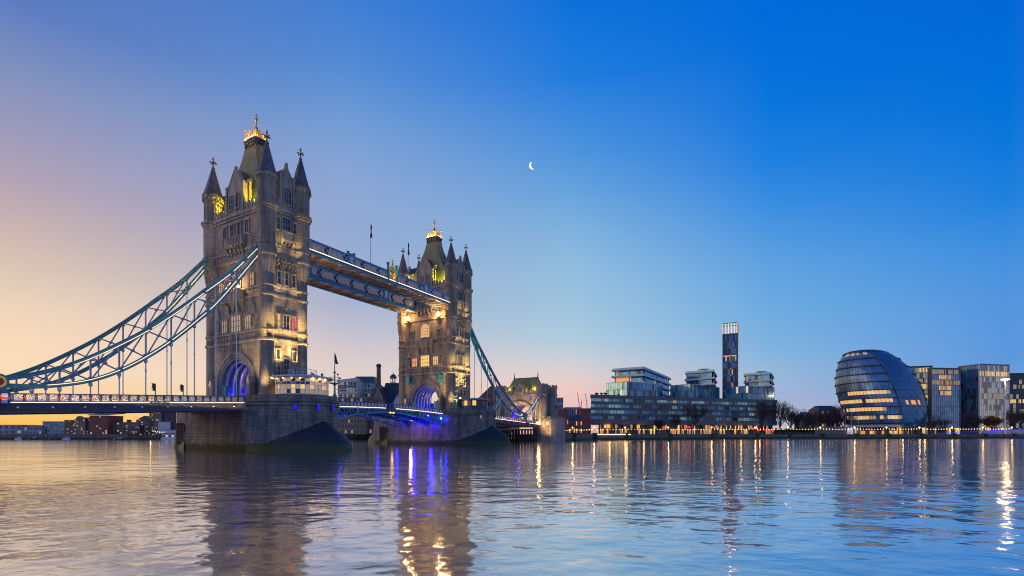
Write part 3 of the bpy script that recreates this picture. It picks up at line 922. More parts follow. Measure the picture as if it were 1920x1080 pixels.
def approach_deck(P, A, sgn, label, d1, dlit=None):
    t = thing('approach_deck', label, 'bridge deck', (P.x, P.y, 0), -A, 'approach spans of the bridge')
    def sb(b, x0, x1, da, db, lo, hi):
        b.shear_box(x0, x1, sgn * da, sgn * db, zdeck(da) + lo, zdeck(da) + hi, zdeck(db) + lo, zdeck(db) + hi)
    b = MB('asphalt'); sb(b, -8.6, 8.6, 7.6, d1, -.45, -.06); b.build('roadway', t)
    for s in (1, -1):
        g = MB('girder_grey')
        sb(g, s * 9.0 - .1, s * 9.0 + .1, 7.4, d1, -1.3, -.1)
        g.use('navy_paint')
        sb(g, s * 9.0 - .24, s * 9.0 + .24, 7.4, d1, -1.42, -1.2)
        sb(g, s * 9.0 - .2, s * 9.0 + .2, 7.4, d1, -.36, -.16)
        g.build('girder', t)
        if s > 0:
            k = 0; d = 10
            while d < d1:
                g = MB('cream_paint'); sb(g, 9.1, 9.24, d - .13, d + .13, -.84, -.6); g.build('girder_boss', t); d += 3.65
        p = MB('pale_blue_paint' if s < 0 else 'parapet_paint')
        sb(p, s * 9.0 - .14, s * 9.0 + .14, 7.4, d1, 1.02, 1.16)
        sb(p, s * 9.0 - .12, s * 9.0 + .12, 7.4, d1, .0, .14)
        d = 8.0; i = 0
        n = int((d1 - 8.0) / 1.22)
        for i in range(n + 1):
            dd = 8.0 + 1.22 * i
            sb(p, s * 9.0 - .13, s * 9.0 + .13, dd - .17, dd + .17, .13, 1.03)
        p.build('parapet', t)
        if s > 0:
            for i in range(n):
                da, db = 8.0 + 1.22 * i + .17, 8.0 + 1.22 * (i + 1) - .17
                q = MB('cream_paint')
                def pt(u, v):
                    dd = da + (db - da) * u
                    return (9.0, sgn * dd, zdeck(dd) + .15 + .87 * v)
                for (u0, v0, u1, v1) in ((0, 0, .5, 1), (.5, 1, 1, 0), (0, 1, .5, 0), (.5, 0, 1, 1), (0, .5, .25, 1), (.25, 1, .5, .5), (.5, .5, .75, 1), (.75, 1, 1, .5), (0, .5, .25, 0), (.25, 0, .5, .5), (.5, .5, .75, 0), (.75, 0, 1, .5)):
                    q.bar(pt(u0, v0), pt(u1, v1), .1, .065, (1, 0, 0))
                for (u0, v0, u1, v1) in ((.02, 0, .02, 1), (.98, 0, .98, 1), (0, .03, 1, .03), (0, .97, 1, .97)):
                    q.bar(pt(u0, v0), pt(u1, v1), .08, .1, (1, 0, 0))
                q.build('parapet_panel', t)
                if i % 3 == 1:
                    g = MB('red_paint'); dd = 8.0 + 1.22 * i
                    sb(g, 9.13, 9.2, dd - .12, dd + .12, .2, .72); g.build('plaque', t)
            ar = lamp('AREA', (10.3, sgn * (7.6 + d1) / 2, zdeck((7.6 + d1) / 2) - .3), 130, (1, .7, .42), t, .1, (9.0, sgn * (7.6 + d1) / 2, zdeck((7.6 + d1) / 2) + .55))  # unseen area lamp added in front to brighten the parapet panels
            ar.data.shape = 'RECTANGLE'; ar.data.size = d1 - 8; ar.data.size_y = .1; ar.data.spread = R(60)
            ar.rotation_euler = Matrix(((0, .52, .85), (1.0, 0, 0), (0, .85, -.52))).to_euler()
            segs = dlit or [(7.6, d1)]
            for a, c in segs:
                g = MB('strip_light'); sb(g, 9.16, 9.24, a, c, -.12, -.02); g.use('navy_paint'); sb(g, 9.08, 9.42, a, c, -.2, -.15); g.build('light_strip', t)  # ledge added below the strip to keep its light off the girder
    f = MB('soffit_paint')
    d = 9.0
    while d < d1:
        sb(f, -8.85, 8.85, d - .15, d + .15, -1.25, -.46); d += 1.9
    for x in (-6, -3, 0, 3, 6): sb(f, x - .12, x + .12, 7.6, d1, -1.0, -.47)
    f.build('floor_beam', t)
    return t

def chain(P, A, sgn, x, label, group, lit=False, dz=0.0, tail=True, mname='chain_teal', lo=4.4, hang=True):
    t = thing('suspension_chain', label, 'suspension chain', (P.x, P.y, 0), -A, group)
    def Z(fn, d): return fn(d) + dz * max(0, (38 - d) / 30)
    ds = [lo + (40.2 - lo) * i / 44 for i in range(45)]
    for nm, fn in (('upper_chord', zu), ('lower_chord', zl)):
        b = MB(mname); b.smooth = False
        rings = []
        for i, d in enumerate(ds):
            a, c = ds[max(0, i - 1)], ds[min(44, i + 1)]
            tv = Vector((0, sgn * (c - a), Z(fn, c) - Z(fn, a))).normalized()
            nv = Vector((0, -tv.z, tv.y)) * (1 if sgn > 0 else -1)
            h = .36 if d < 15 else .3
            c0 = Vector((x, sgn * d, Z(fn, d)))
            # flanged section: wide lips top and bottom with a recessed web
            sec = [(-.26, -h), (.26, -h), (.26, -h + .12), (.16, -h + .14), (.16, h - .14), (.26, h - .12), (.26, h), (-.26, h), (-.26, h - .12), (-.16, h - .14), (-.16, -h + .14), (-.26, -h + .12)]
            rings.append([tuple(c0 + Vector((u, 0, 0)) + nv * v) for u, v in sec])
        b.loft(rings); b.build(nm, t)
    nodes = [9.15, 12.8, 16.45, 20.1, 23.8, 27.4, 31.0, 34.6, 37.6]
    for i, d in enumerate(nodes):
        a, c = Z(zl, d), Z(zu, d)
        y = sgn * d
        b = MB('brace_paint')
        if c - a > .8:
            b.bar((x, y, a), (x, y, c), .22, .2, (0, 1, 0))
            b.box(x - .18, x + .18, y - .3, y + .3, a + .25, a + .5); b.box(x - .18, x + .18, y - .3, y + .3, c - .5, c - .3)
        if i < len(nodes) - 1:
            d2 = nodes[i + 1]
            a2, c2 = Z(zl, d2), Z(zu, d2)
            if c - a > 1.2:
                b.bar((x + .06, y, a), (x + .06, sgn * d2, c2), .16, .24, (1, 0, 0))
                b.bar((x - .06, y, c), (x - .06, sgn * d2, a2), .16, .24, (1, 0, 0))
                b.tube((x - .2, (y + sgn * d2) / 2, (a + c2) / 2 / 1 - (a + c2 - a2 - c) / 4), (x + .2, (y + sgn * d2) / 2, (a + c2) / 2 - (a + c2 - a2 - c) / 4), .24, n=8)
        if b.v: b.build('brace', t)
        if hang and a - .3 > zdeck(d) + 1.4:
            g = MB('pale_blue_paint')
            g.tube((x, y, zdeck(d) + .8), (x, y, a - .2), .085, n=6)
            g.lathe([(.1, a - .95), (.26, a - .75), (.26, a - .4), (.12, a - .2)], x, y, 8)
            zm = zdeck(d) + 1.16 + (a - zdeck(d)) * .5
            g.lathe([(.13, zm), (.13, zm + .5)], x, y, 8)
            g.build('hanger', t)
    # pin where the long and the short chain meet
    b = MB(mname); y = sgn * 41.0
    z0 = 9.75
    n = 18
    b.prism([(y + 1.05 * math.cos(2 * math.pi * i / n), z0 + 1.05 * math.sin(2 * math.pi * i / n)) for i in range(n)], x - .45, x + .45, 'x')
    b.box(x - .35, x + .35, y - .8, y + .8, zdeck(41) - 1.2, z0 - .6)
    b.use('gilt').prism([(y + .78 * math.cos(2 * math.pi * i / n), z0 + .78 * math.sin(2 * math.pi * i / n)) for i in range(n)], x + .45, x + .5, 'x')
    b.use('red_paint').prism([(y + .5 * math.cos(2 * math.pi * i / n), z0 + .5 * math.sin(2 * math.pi * i / n)) for i in range(n)], x + .5, x + .55, 'x')
    b.build('link_pin', t)
    if x > 0:
        g = MB('navy_paint'); yy = y; z = zdeck(41)
        g.box(x + .85, x + 1.0, yy - 1.0, yy + 1.0, z - .35, z + 1.35)
        g.use('pale_blue_paint').box(x + 1.0, x + 1.03, yy - .7, yy + .7, z - .15, z + 1.15)
        g.use('red_paint').box(x + 1.03, x + 1.06, yy - .12, yy + .12, z - .15, z + 1.15)
        g.box(x + 1.03, x + 1.055, yy - .7, yy + .7, z + .4, z + .65)
        g.build('shield_plaque', t)
    # short chain rising to the shore
    sh_u = [(41.3, 10.4), (43.5, 11.5), (46, 13.2), (48.5, 15.3), (51, 17.3)]
    sh_l = [(41.3, 9.3), (43.5, 9.6), (46, 10.8), (48.5, 12.9), (51, 15.6)]
    for nm, tab in (('short_upper_chord', sh_u), ('short_lower_chord', sh_l)):
        b = MB(mname)
        for (a, za), (c, zc) in zip(tab, tab[1:]): b.bar((x, sgn * a, za), (x, sgn * c, zc), .5, .5)
        b.build(nm, t)
    b = MB('pale_blue_paint')
    for i in range(1, 5):
        (a, za), (_, zb) = sh_u[i], sh_l[i]
        (a2, za2), (_, zb2) = sh_u[i - 1], sh_l[i - 1]
        b.bar((x, sgn * a, za), (x, sgn * a, zb), .16, .16, (0, 1, 0)); b.bar((x, sgn * a, za), (x, sgn * a2, zb2), .14, .14, (1, 0, 0)); b.bar((x, sgn * a2, za2), (x, sgn * a, zb), .14, .14, (1, 0, 0))
        if i < 4: b.tube((x, sgn * a, zdeck(a) + .5), (x, sgn * a, zb), .08)
    b.build('short_brace', t)
    if lit:
        def strip(fn, a, c, off, hgt=.085, side=1):
            g = MB('chain_light'); m_ = 10
            for i in range(m_):
                d0, d2 = a + (c - a) * i / m_, a + (c - a) * (i + 1) / m_
                g.bar((x + side * .28, sgn * d0, Z(fn, d0) + off), (x + side * .28, sgn * d2, Z(fn, d2) + off), .05, hgt)
            g.build('light_strip', t)
        for a, c in lit[0]: strip(zu, a, c, -.2)
        for a, c in lit[1]: strip(zl, a, c, .12)
        if len(lit) > 2:
            for tab in (sh_u, sh_l):
                g = MB('chain_light')
                for (a, za), (c, zc) in zip(tab, tab[1:]): g.bar((x + .3, sgn * a, za + .1), (x + .3, sgn * c, zc + .1), .05, .12)
                g.build('light_strip', t)
    return t

approach_deck(P1, A1, -1, 'long near approach deck with glowing lattice parapet leading out of the left edge', 54, [(7.6, 20.6), (23.6, 54)])
approach_deck(P2, A2, 1, 'far approach deck with white lit edge between the far tower and the shore gatehouse', 50.5)
CH = 'suspension chains of the bridge'
chain(P1, A1, -1, 8.5, 'nearest suspension chain with white light strips, in front at left', CH, lit=([(5.2, 7.2), (7.9, 9.8), (10.4, 14.6), (15, 23), (23.4, 33)], [(5.2, 9), (9.3, 14), (14.6, 20), (20.4, 27), (27.4, 36)]))
chain(P1, A1, -1, -8.5, 'dark suspension chain behind the nearest one, hung from the near tower', CH, dz=.9, lit=([], [(6, 8.5), (10, 13), (16, 19)]))
chain(P2, A2, 1, 8.5, 'teal suspension chain falling from the far tower to the shore on the nearer deck edge', CH, lit=([], [(33, 38)], 1), mname='teal_paint')
chain(P2, A2, 1, -8.5, 'teal suspension chain mostly behind the far tower on the deck edge away from us', CH, mname='teal_paint', lit=([], [(34, 38)]))

# ---- high level walkways
def walkway(x0, x1, label, crest):
    t = thing('high_walkway', label, 'walkway', (P1.x, P1.y, 0), -AC, 'high walkways between the towers')
    ya, yb = 3.9, LC - 3.9
    zb, zt = (39.75, 42.55) if crest else (39.75, 43.0)
    b = MB('soffit_paint')
    b.box(x0 + .1, x1 - .1, ya, yb, zb + .25, zb + .5)
    n = 22
    for i in range(n + 1):
        y = ya + (yb - ya) * i / n
        b.box(x0 + .1, x1 - .1, y - .08, y + .08, zb, zb + .25)
        if i < n:
            y2 = ya + (yb - ya) * (i + 1) / n
            b.bar((x0 + .2, y, zb + .14), (x1 - .2, y2, zb + .14), .12, .12)
            b.bar((x1 - .2, y, zb + .14), (x0 + .2, y2, zb + .14), .12, .12)
    b.build('floor', t)
    r = MB('lead_roof'); r.prism([(x0, zt), (x1, zt), (x1 - .8, zt + .3), (x0 + .8, zt + .3)], ya, yb, 'y'); r.build('roof', t)
    for s, x in ((1, x1), (-1, x0)):
        g = MB('bridge_blue')
        for (z0, z1, w_) in ((zb - .05, zb + .3, .3), (zb + .62, zb + .78, .24), (zb + 1.0, zb + 1.12, .18), (zt - .3, zt + .08, .3)):
            g.box(x - w_ / 2, x + w_ / 2, ya, yb, z0, z1)
        if not crest: g.box(x - .06, x + .06, ya, yb, zb + .3, zb + .62)
        for i in range(61):
            y = ya + (yb - ya) * i / 60
            g.box(x - .1, x + .1, y - .06, y + .06, zb + .28, zb + 1.02)
        g.build('girder', t)
        g = MB('pale_blue_paint')
        m_ = 40
        dy = (yb - ya) / m_
        for i in range(m_):
            y = ya + dy * i
            for q in (0, 1):
                a0, c0 = (zb + 1.1, zt - .28) if q == 0 else (zt - .28, zb + 1.1)
                g.bar((x + s * .06, y, a0), (x + s * .06, y + dy, c0), .09, .19, (1, 0, 0))
            g.tube((x - .02, y + dy / 2, (zb + zt + .8) / 2), (x + s * .14, y + dy / 2, (zb + zt + .8) / 2), .16, n=6)
        g.build('lattice', t)
        g = MB('dark_glass', 'walkway_inside')
        for i in range(m_):
            g.use('walkway_inside' if i % 4 else 'dark_glass'); g.box(x - s * .22, x - s * .16, ya + dy * i, ya + dy * (i + 1), zb + 1.1, zt - .28)
        g.build('glazing', t)
        for y in (16.6, LC - 16.6):
            g = MB('bridge_blue')
            for q in (-1, 1):
                g.box(x - .2, x + s * .22 if s > 0 else x + .2, y + q * .9 - .18, y + q * .9 + .18, zb + .6, zt + .62)
                g.box(x - .26, x + .26, y + q * .9 - .24, y + q * .9 + .24, zt + .62, zt + .75)
            g.box(x - .12, x + .12, y - .75, y + .75, zb + .8, zt + .45)
            g.use('pale_blue_paint').box(x + s * .12 - .03, x + s * .12 + .03, y - .5, y + .5, zb + 1.3, zt + .1)
            g.build('panel_post', t)
    g = MB('strip_light'); g.box(x1 + .17, x1 + .25, ya, yb, zb + .69, zb + .81)
    if crest: g.build('light_strip', t)
    if crest:
        y = LC / 2
        g = MB('teal_paint')
        for q in (-1, 1):
            g.lathe([(.3, zb + .2), (.3, zt + 1.6), (.42, zt + 1.65), (.42, zt + 1.9), (.2, zt + 2.0)], x1 + .15, y + q * 1.55, 8)
        g.build('crest_post', t)
        g = MB('gilt')
        k = 14
        pts = [(y - 1.2, zb + .9), (y + 1.2, zb + .9), (y + 1.2, zt + .4), (y + .75, zt + 1.15), (y + .2, zt + 1.5), (y - .2, zt + 1.5), (y - .75, zt + 1.15), (y - 1.2, zt + .4)]
        g.prism(pts, x1 + .1, x1 + .3, 'x')
        g.prism([(y + .75 * math.cos(2 * math.pi * i / k), zb + 2.4 + .95 * math.sin(2 * math.pi * i / k)) for i in range(k)], x1 + .3, x1 + .42, 'x')
        for q in range(8):
            a = math.pi / 4 * q
            g.bar((x1 + .4, y + .6 * math.cos(a), zb + 2.4 + .75 * math.sin(a)), (x1 + .4, y + 1.05 * math.cos(a), zb + 2.4 + 1.3 * math.sin(a)), .16, .2)
        g.lathe([(.1, zt + 1.4), (.28, zt + 1.7), (.14, zt + 2.0), (.1, zt + 2.5), (.22, zt + 2.7), (.03, zt + 3.0)], x1 + .2, y, 6)
        g.box(x1 + .14, x1 + .26, y - .36, y + .36, zt + 2.1, zt + 2.26)
        g.use('red_paint').prism([(y - .3, zb + 2.9), (y + .3, zb + 2.9), (y + .3, zb + 2.3), (y, zb + 1.8), (y - .3, zb + 2.3)], x1 + .42, x1 + .47, 'x')
        g.build('coat_of_arms', t)
        lamp('SPOT', (x1 + 1.6, y, zb + .3), 700, (1, .8, .15), t, .1, (x1 + .2, y, zt), 80, .8)
    for i in range(13):
        y = 6 + i * (LC - 12) / 12
        lamp('SPOT', (x1 - .3, y, zb - 1.0), 75, (1, .62, .34), t, .2, ((x0 + x1) / 2, y, zb + 1), 150, .9)  # unseen spots added below the floor to brighten the soffit
    return t
walkway(4.3, 9.5, 'front high walkway with gilded crest and long warm light strip', True)
walkway(-9.5, -4.3, 'rear high walkway of blue lattice without a crest, lower in view', False)

def flagpole(root_xy, A, x, y, z0, h, label, group=None, cloth='flag_cloth'):
    t = thing('flagpole', label, 'flagpole', (root_xy.x + x * math.cos(A) + y * math.sin(A), root_xy.y - x * math.sin(A) + y * math.cos(A), z0), -A, group)
    b = MB('white_paint'); b.lathe([(.09, 0), (.08, h * .5), (.05, h), (.1, h + .05), (.02, h + .2)], 0, 0, 6); b.build('pole', t)
    f = MB(cloth); rings = []
    for k in range(8):      # furled, hanging flag
        z = h - .15 - h * .32 * k / 7
        r = .13 + .1 * math.sin(k * 1.3) + .02 * k
        rings.append([(.16 + r * math.cos(a) * .8, r * .7 * math.sin(a), z) for a in [2 * math.pi * i / 8 for i in range(8)]])
    f.loft(rings); f.build('flag', t)
    return t
flagpole(P1, AC, 9.1, 23.2, 42.6, 9.3, 'tall flagpole with furled flag on the front walkway nearer the near tower', 'flagpoles on the walkway')
flagpole(P1, AC, 9.1, 36.8, 42.6, 9.3, 'tall flagpole with furled flag on the front walkway nearer the far tower', 'flagpoles on the walkway')

# ---- bascules
def bascule(y0, y1, label, pier_first):
    t = thing('bascule_leaf', label, 'bascule', (P1.x, P1.y, 0), -AC, 'bascule leaves of the road span')
    def q(y): return (y - y0) / (y1 - y0) if pier_first else (y1 - y) / (y1 - y0)      # 0 at the pier
    def zt(y): return 8.72 + .62 * (1 - (1 - q(y)) ** 2)
    def zbm(y): return 8.25 - 3.1 * (1 - q(y)) ** 1.9
    n = 12
    ys = [y0 + (y1 - y0) * i / n for i in range(n + 1)]
    b = MB('asphalt')
    for a, c in zip(ys, ys[1:]): b.shear_box(-8.6, 8.6, a, c, zt(a) - .4, zt(a) - .05, zt(c) - .4, zt(c) - .05)
    b.build('roadway', t)
    for x in (8.9, 3.2, -3.2, -8.9):
        g = MB('bridge_blue')
        for i, (a, c) in enumerate(zip(ys, ys[1:])):
            g.bar((x, a, zbm(a)), (x, c, zbm(c)), .45, .28)
            g.bar((x, a, zt(a) - .3), (x, c, zt(c) - .3), .4, .34)
            if zt(c) - zbm(c) > .9 or zt(a) - zbm(a) > .9:
                g.bar((x, a, zbm(a)), (x, a, zt(a) - .3), .22, .22, (0, 1, 0))
                lo_, hi_ = (a, c) if (i % 2 == 0) else (c, a)
                g.bar((x, lo_, zbm(lo_)), (x, hi_, zt(hi_) - .3), .2, .2, (1, 0, 0))
        if abs(x) < 5:
            g.use('navy_paint')
            for a, c in zip(ys, ys[1:]): g.shear_box(x - .05, x + .05, a, c, zbm(a), zt(a) - .3, zbm(c), zt(c) - .3)
        g.build('girder', t)
    f = MB('soffit_paint')
    for y in [y0 + .8 + i * 1.35 for i in range(int((y1 - y0 - .8) / 1.35) + 1)]:
        h = zbm(y) * .55 + zt(y) * .45 if zt(y) - zbm(y) > 1.0 else zbm(y)
        f.box(-8.7, 8.7, y - .1, y + .1, max(h, zt(y) - 1.5), zt(y) - .42)
    for x in (-6, 0, 6):
        for a, c in zip(ys, ys[1:]): f.shear_box(x - .14, x + .14, a, c, zt(a) - .95, zt(a) - .42, zt(c) - .95, zt(c) - .42)
    f.build('floor_beam', t)
    for s in (1, -1):
        p = MB('navy_paint')
        for a, c in zip(ys, ys[1:]):
            p.shear_box(s * 9.0 - .14, s * 9.0 + .14, a, c, zt(a) + .98, zt(a) + 1.1, zt(c) + .98, zt(c) + 1.1)
            p.shear_box(s * 9.0 - .12, s * 9.0 + .12, a, c, zt(a) + .0, zt(a) + .12, zt(c) + .0, zt(c) + .12)
        m_ = int((y1 - y0) / 1.1)
        for i in range(m_ + 1):
            y = y0 + (y1 - y0) * i / m_
            p.box(s * 9.0 - .12, s * 9.0 + .12, y - .12, y + .12, zt(y) + .1, zt(y) + 1.0)
        p.build('parapet', t)
        if s > 0:
            for i in range(m_):
                a, c = y0 + (y1 - y0) * i / m_ + .12, y0 + (y1 - y0) * (i + 1) / m_ - .12
                g = MB('pale_blue_paint')
                za, zc = zt((a + c) / 2) + .12, zt((a + c) / 2) + .98
                g.bar((9.0, a, za), (9.0, c, zc), .08, .12, (1, 0, 0)); g.bar((9.0, a, zc), (9.0, c, za), .08, .12, (1, 0, 0))
                g.bar((9.0, (a + c) / 2, za), (9.0, (a + c) / 2, zc), .08, .12, (1, 0, 0)); g.bar((9.0, a, (za + zc) / 2), (9.0, c, (za + zc) / 2), .08, .12, (1, 0, 0))
                g.bar((9.0, a + .05, za), (9.0, a + .05, zc), .08, .1, (1, 0, 0)); g.bar((9.0, c - .05, za), (9.0, c - .05, zc), .08, .1, (1, 0, 0))
                g.build('parapet_panel', t)
            g = MB('strip_light')
            ye = [y for y in ys]
            if pier_first: ye = ye[:-1]
            else: ye = ye[1:]
            for a, c in zip(ye, ye[1:]): g.shear_box(9.16, 9.24, a, c, zt(a) - .14, zt(a) - .02, zt(c) - .14, zt(c) - .02)
            g.build('light_strip', t)
            e = (y1 - .5) if pier_first else (y0 + .5)
            g = MB('navy_paint'); g.box(8.6, 9.4, e - .48, e + .48, zt(e) - .9, zt(e) + 1.15); g.build('nose_post', t)
            g = MB('amber_lamp') ; g.sphere((9.5, e, zt(e) - 1.15), .2, 8, 5); g.build('navigation_lamp', t)
            g = MB('pale_blue_paint'); ym = y0 + (y1 - y0) * (.5)
            g.tube((9.35, ym, zt(ym) - 1.2), (9.35, ym, zt(ym) + 1.3), .12); g.build('edge_post', t)
    return t, zt, zbm
LM = LC / 2
b1 = bascule(7.6, LM - .05, 'near bascule leaf beside the near pier with few lights underneath', True)[0]
b2 = bascule(LM + .05, LC - 7.6, 'far bascule leaf with blue floodlit girders beside the far pier', False)[0]
for (x, y, z, e, col) in ((9.6, 13, 7.0, 60, (.01, .006, 1)), (6, 12, 6.4, 120, (.01, .006, 1)), (0, 12, 6.4, 90, (.01, .006, 1))):
    lamp('POINT', (x, y, z), e, col, b1, .3)
for (x, y, z, e, col) in ((6.2, LC - 10, 5.6, 900, (.01, .006, 1)), (0, LC - 10, 5.6, 400, (.01, .006, 1)), (-6, LC - 10, 5.6, 250, (.01, .006, 1)), (6, LC - 17, 6.8, 160, (.01, .006, 1)), (-6, LC - 18, 6.8, 120, (.01, .006, 1)),
                          (1.5, LC - 13, 5.0, 330, (1, .55, .4)), (-3.5, LC - 15, 5.4, 60, (1, .55, .4)), (10.6, LC - 9, 7.0, 150, (.01, .01, 1)), (10.4, LC - 15, 7.4, 120, (.01, .01, 1))):
    lamp('POINT', (x, y, z), e, col, b2, .3)
for (x, y, z) in ((9.3, LC - 9.6, 7.3), (9.3, LC - 15.5, 7.9)):
    g = MB('dark_metal', 'cyan_light'); g.box(x - .2, x + .1, y - .15, y + .15, z - .35, z - .05); g.use('cyan_light').sphere((x + .1, y, z + .05), .26 if z < 7.5 else .15, 8, 5); g.build('blue_floodlight', b2)

# ---- glazed pavilion on the near pier
t = thing('ticket_pavilion', 'curved glass pavilion with flat roof and purple sign band on the near pier', 'pavilion', (P1.x, P1.y, 0), -A1)
cx, cy, rx, ry = 14.4, .2, 4.6, 4.7
z0, z1 = 9.36, 13.2
def ell(k, z, n=36, x_=1, y_=1): return [(cx + (rx + k) * math.cos(2 * math.pi * i / n), cy + (ry + k) * math.sin(2 * math.pi * i / n), z) for i in range(n)]
b = MB('pale_clad'); b.loft([ell(.55, 13.2), ell(.9, 13.35), ell(.85, 13.55), ell(-1.2, 13.95), ell(-2.5, 14.0)]); b.build('roof', t)
b = MB('white_paint'); n = 36
for i in range(n):
    if i % 2 == 0 or True:
        a = 2 * math.pi * i / n
        x, y = cx + rx * math.cos(a), cy + ry * math.sin(a)
        wd = .05 if i % 3 else .1
        b.tube((x, y, z0), (x, y, z1), wd, n=4)
for zz_ in (10.3, 11.15, 12.0, 12.5, 13.1):
    pts = ell(.0, zz_)
    for i in range(n): b.bar(pts[i], pts[(i + 1) % n], .08, .08)
b.build('mullion', t)
lo_ = MB('white_render', 'teal_glass')
pl = MB('window_warm', 'window_dim', 'window_pale', 'dark_glass', 'window_yellow'); sg = MB('sign_purple')
m_ = mat('sign_purple', (.05, .008, .16), .4, 0, .1, 1)
for i in range(n):
    j = (i + 1) % n
    a, c = ell(-.03, 0)[i], ell(-.03, 0)[j]
    def quad(mb, za, zb): mb.add([(a[0], a[1], za), (c[0], c[1], za), (c[0], c[1], zb), (a[0], a[1], zb)], [(0, 1, 2, 3)])
    front = 20 <= i <= 33
    lo_.use('white_render' if front else 'teal_glass'); quad(lo_, z0, 10.3)
    rr = random.random()
    pl.use('window_dim' if rr < .5 else 'window_warm' if rr < .72 else 'window_yellow' if rr < .85 else 'dark_glass')
    quad(pl, 10.3, 11.15)
    rr = random.random()
    pl.use('window_dim' if rr < .4 else 'window_warm' if rr < .75 else 'window_yellow'); quad(pl, 11.15, 12.0)
    if front: quad(sg, 12.0, 12.5)
    else: pl.use('window_dim' if rr < .6 else 'window_pale'); quad(pl, 12.0, 12.5)
    pl.use('window_dim' if random.random() < .6 else 'dark_glass'); quad(pl, 12.5, 13.15)
lo_.build('plinth', t); pl.build('glazing', t); o = sg.build('sign_band', t)
lg = MB('white_paint')
for i in (21, 24, 27, 30):
    a = 2 * math.pi * (i + .5) / n
    x, y = cx + (rx + .02) * math.cos(a), cy + (ry + .02) * math.sin(a)
    ux, uy = -math.sin(a), math.cos(a)
    if i == 27: lg.tube((x, y, 12.25), (x + .06 * math.cos(a), y + .06 * math.sin(a), 12.25), .17, n=12)
    else: lg.bar((x - ux * .25, y - uy * .25, 12.25), (x + ux * .25, y + uy * .25, 12.25), .06, .12)
lg.build('sign_mark', o)
b = MB('white_paint')
for i in range(10):
    a = 2 * math.pi * i / 10
    x, y = cx + 2.6 * math.cos(a), cy + 2.6 * math.sin(a)
    x2, y2 = cx + 2.6 * math.cos(a + .63), cy + 2.6 * math.sin(a + .63)
    b.tube((x, y, 13.8), (x, y, 14.95), .04, n=4); b.tube((x, y, 14.95), (x2, y2, 14.95), .04, n=4); b.tube((x, y, 14.45), (x2, y2, 14.45), .03, n=4)
b.build('roof_rail', t)
b = MB('grey_metal'); b.box(cx - .6, cx, cy - 1, cy - .4, 13.9, 14.8); b.box(cx + .8, cx + 1.3, cy + 1.2, cy + 1.7, 13.9, 14.5); b.lathe([(.2, 13.6), (.2, 14.4), (.28, 14.45), (.28, 14.6)], cx + 1.5, cy + 3.3, 8); b.build('roof_vent', t)
for a in (-.25, .02, .29):
    g = MB('lamp_glow'); g.sphere((cx + (rx + .35) * math.cos(a), cy + (ry + .35) * math.sin(a), 13.02), .13, 6, 4); g.build('downlight', t)
for a in (-1.7, -1.35, -1.0, -.7):
    g = MB('bulb_glow'); g.sphere((cx + (rx + .3) * math.cos(a), cy + (ry + .3) * math.sin(a), 13.05), .09, 6, 4); g.build('downlight', t)
lamp('POINT', (cx, cy, 12.6), 120, (1, .65, .3), t, .5)

def signal_mast(P, A, x, y, z0, label, h=9.3, flag=True):
    t = thing('signal_mast', label, 'signal mast', (P.x + x * math.cos(A) + y * math.sin(A), P.y - x * math.sin(A) + y * math.cos(A), z0), -A, 'signal masts on the piers')
    b = MB('teal_paint'); b.lathe([(.45, 0), (.45, .9), (.2, 1.5), (.17, 3.0), (.5, 3.35), (.5, 3.4)], 0, 0, 8)
    b.lathe([(1.05, 3.4), (1.05, 3.55)], 0, 0, 10); b.lathe([(.14, 3.5), (.12, 5.4), (.28, 5.5), (.28, 5.65), (.09, 5.8), (.05, h), (.02, h + .2)], 0, 0, 8)
    b.build('mast', t)
    r = MB('grey_metal')
    for i in range(8):
        a, c = math.pi / 4 * i, math.pi / 4 * (i + 1)
        r.tube((math.cos(a), math.sin(a), 3.5), (math.cos(a), math.sin(a), 4.6), .035, n=4)
        for z in (4.1, 4.6): r.tube((math.cos(a), math.sin(a), z), (math.cos(c), math.sin(c), z), .03, n=4)
    r.build('platform_rail', t)
    r = MB('dark_metal'); r.sphere((.55, .3, 5.2), .2, 8, 5); r.tube((.55, .3, 4.5), (.55, .3, 5.1), .04, n=4); r.box(.9, 1.3, .2, .45, 4.3, 4.55); r.build('signal_horn', t)
    r = MB('teal_paint')
    for i in range(5): r.tube((.6 + .35 * i, .3, 0), (.6 + .35 * i, .3, 1.1), .04, n=4)
    r.tube((.5, .3, 1.1), (2.1, .3, 1.1), .05, n=4); r.tube((.5, .3, .55), (2.1, .3, .55), .04, n=4); r.build('base_rail', t)
    if flag:
        f = MB('flag_cloth'); rings = []
        for k in range(8):
            z = h - .2 - 1.9 * k / 7; xo = .1 + .075 * k
            rings.append([(xo + (.1 + .05 * k) * math.cos(a), .1 * math.sin(a) + .05 * math.sin(k), z) for a in [2 * math.pi * i / 8 for i in range(8)]])
        f.loft(rings); f.build('flag', t)
    return t
signal_mast(P1, A1, 17.2, 5.4, 9.36, 'teal signal mast with railed platform and dark flag at the end of the near pier')
signal_mast(P2, A2, 12.2, -5.0, 9.36, 'short teal signal mast in front of the cabin on the far pier', 5.2, False)
signal_mast(P2, A2, -17.0, -4.6, 9.36, 'teal signal mast on the far end of the far pier left of the tower', 5.2, False)

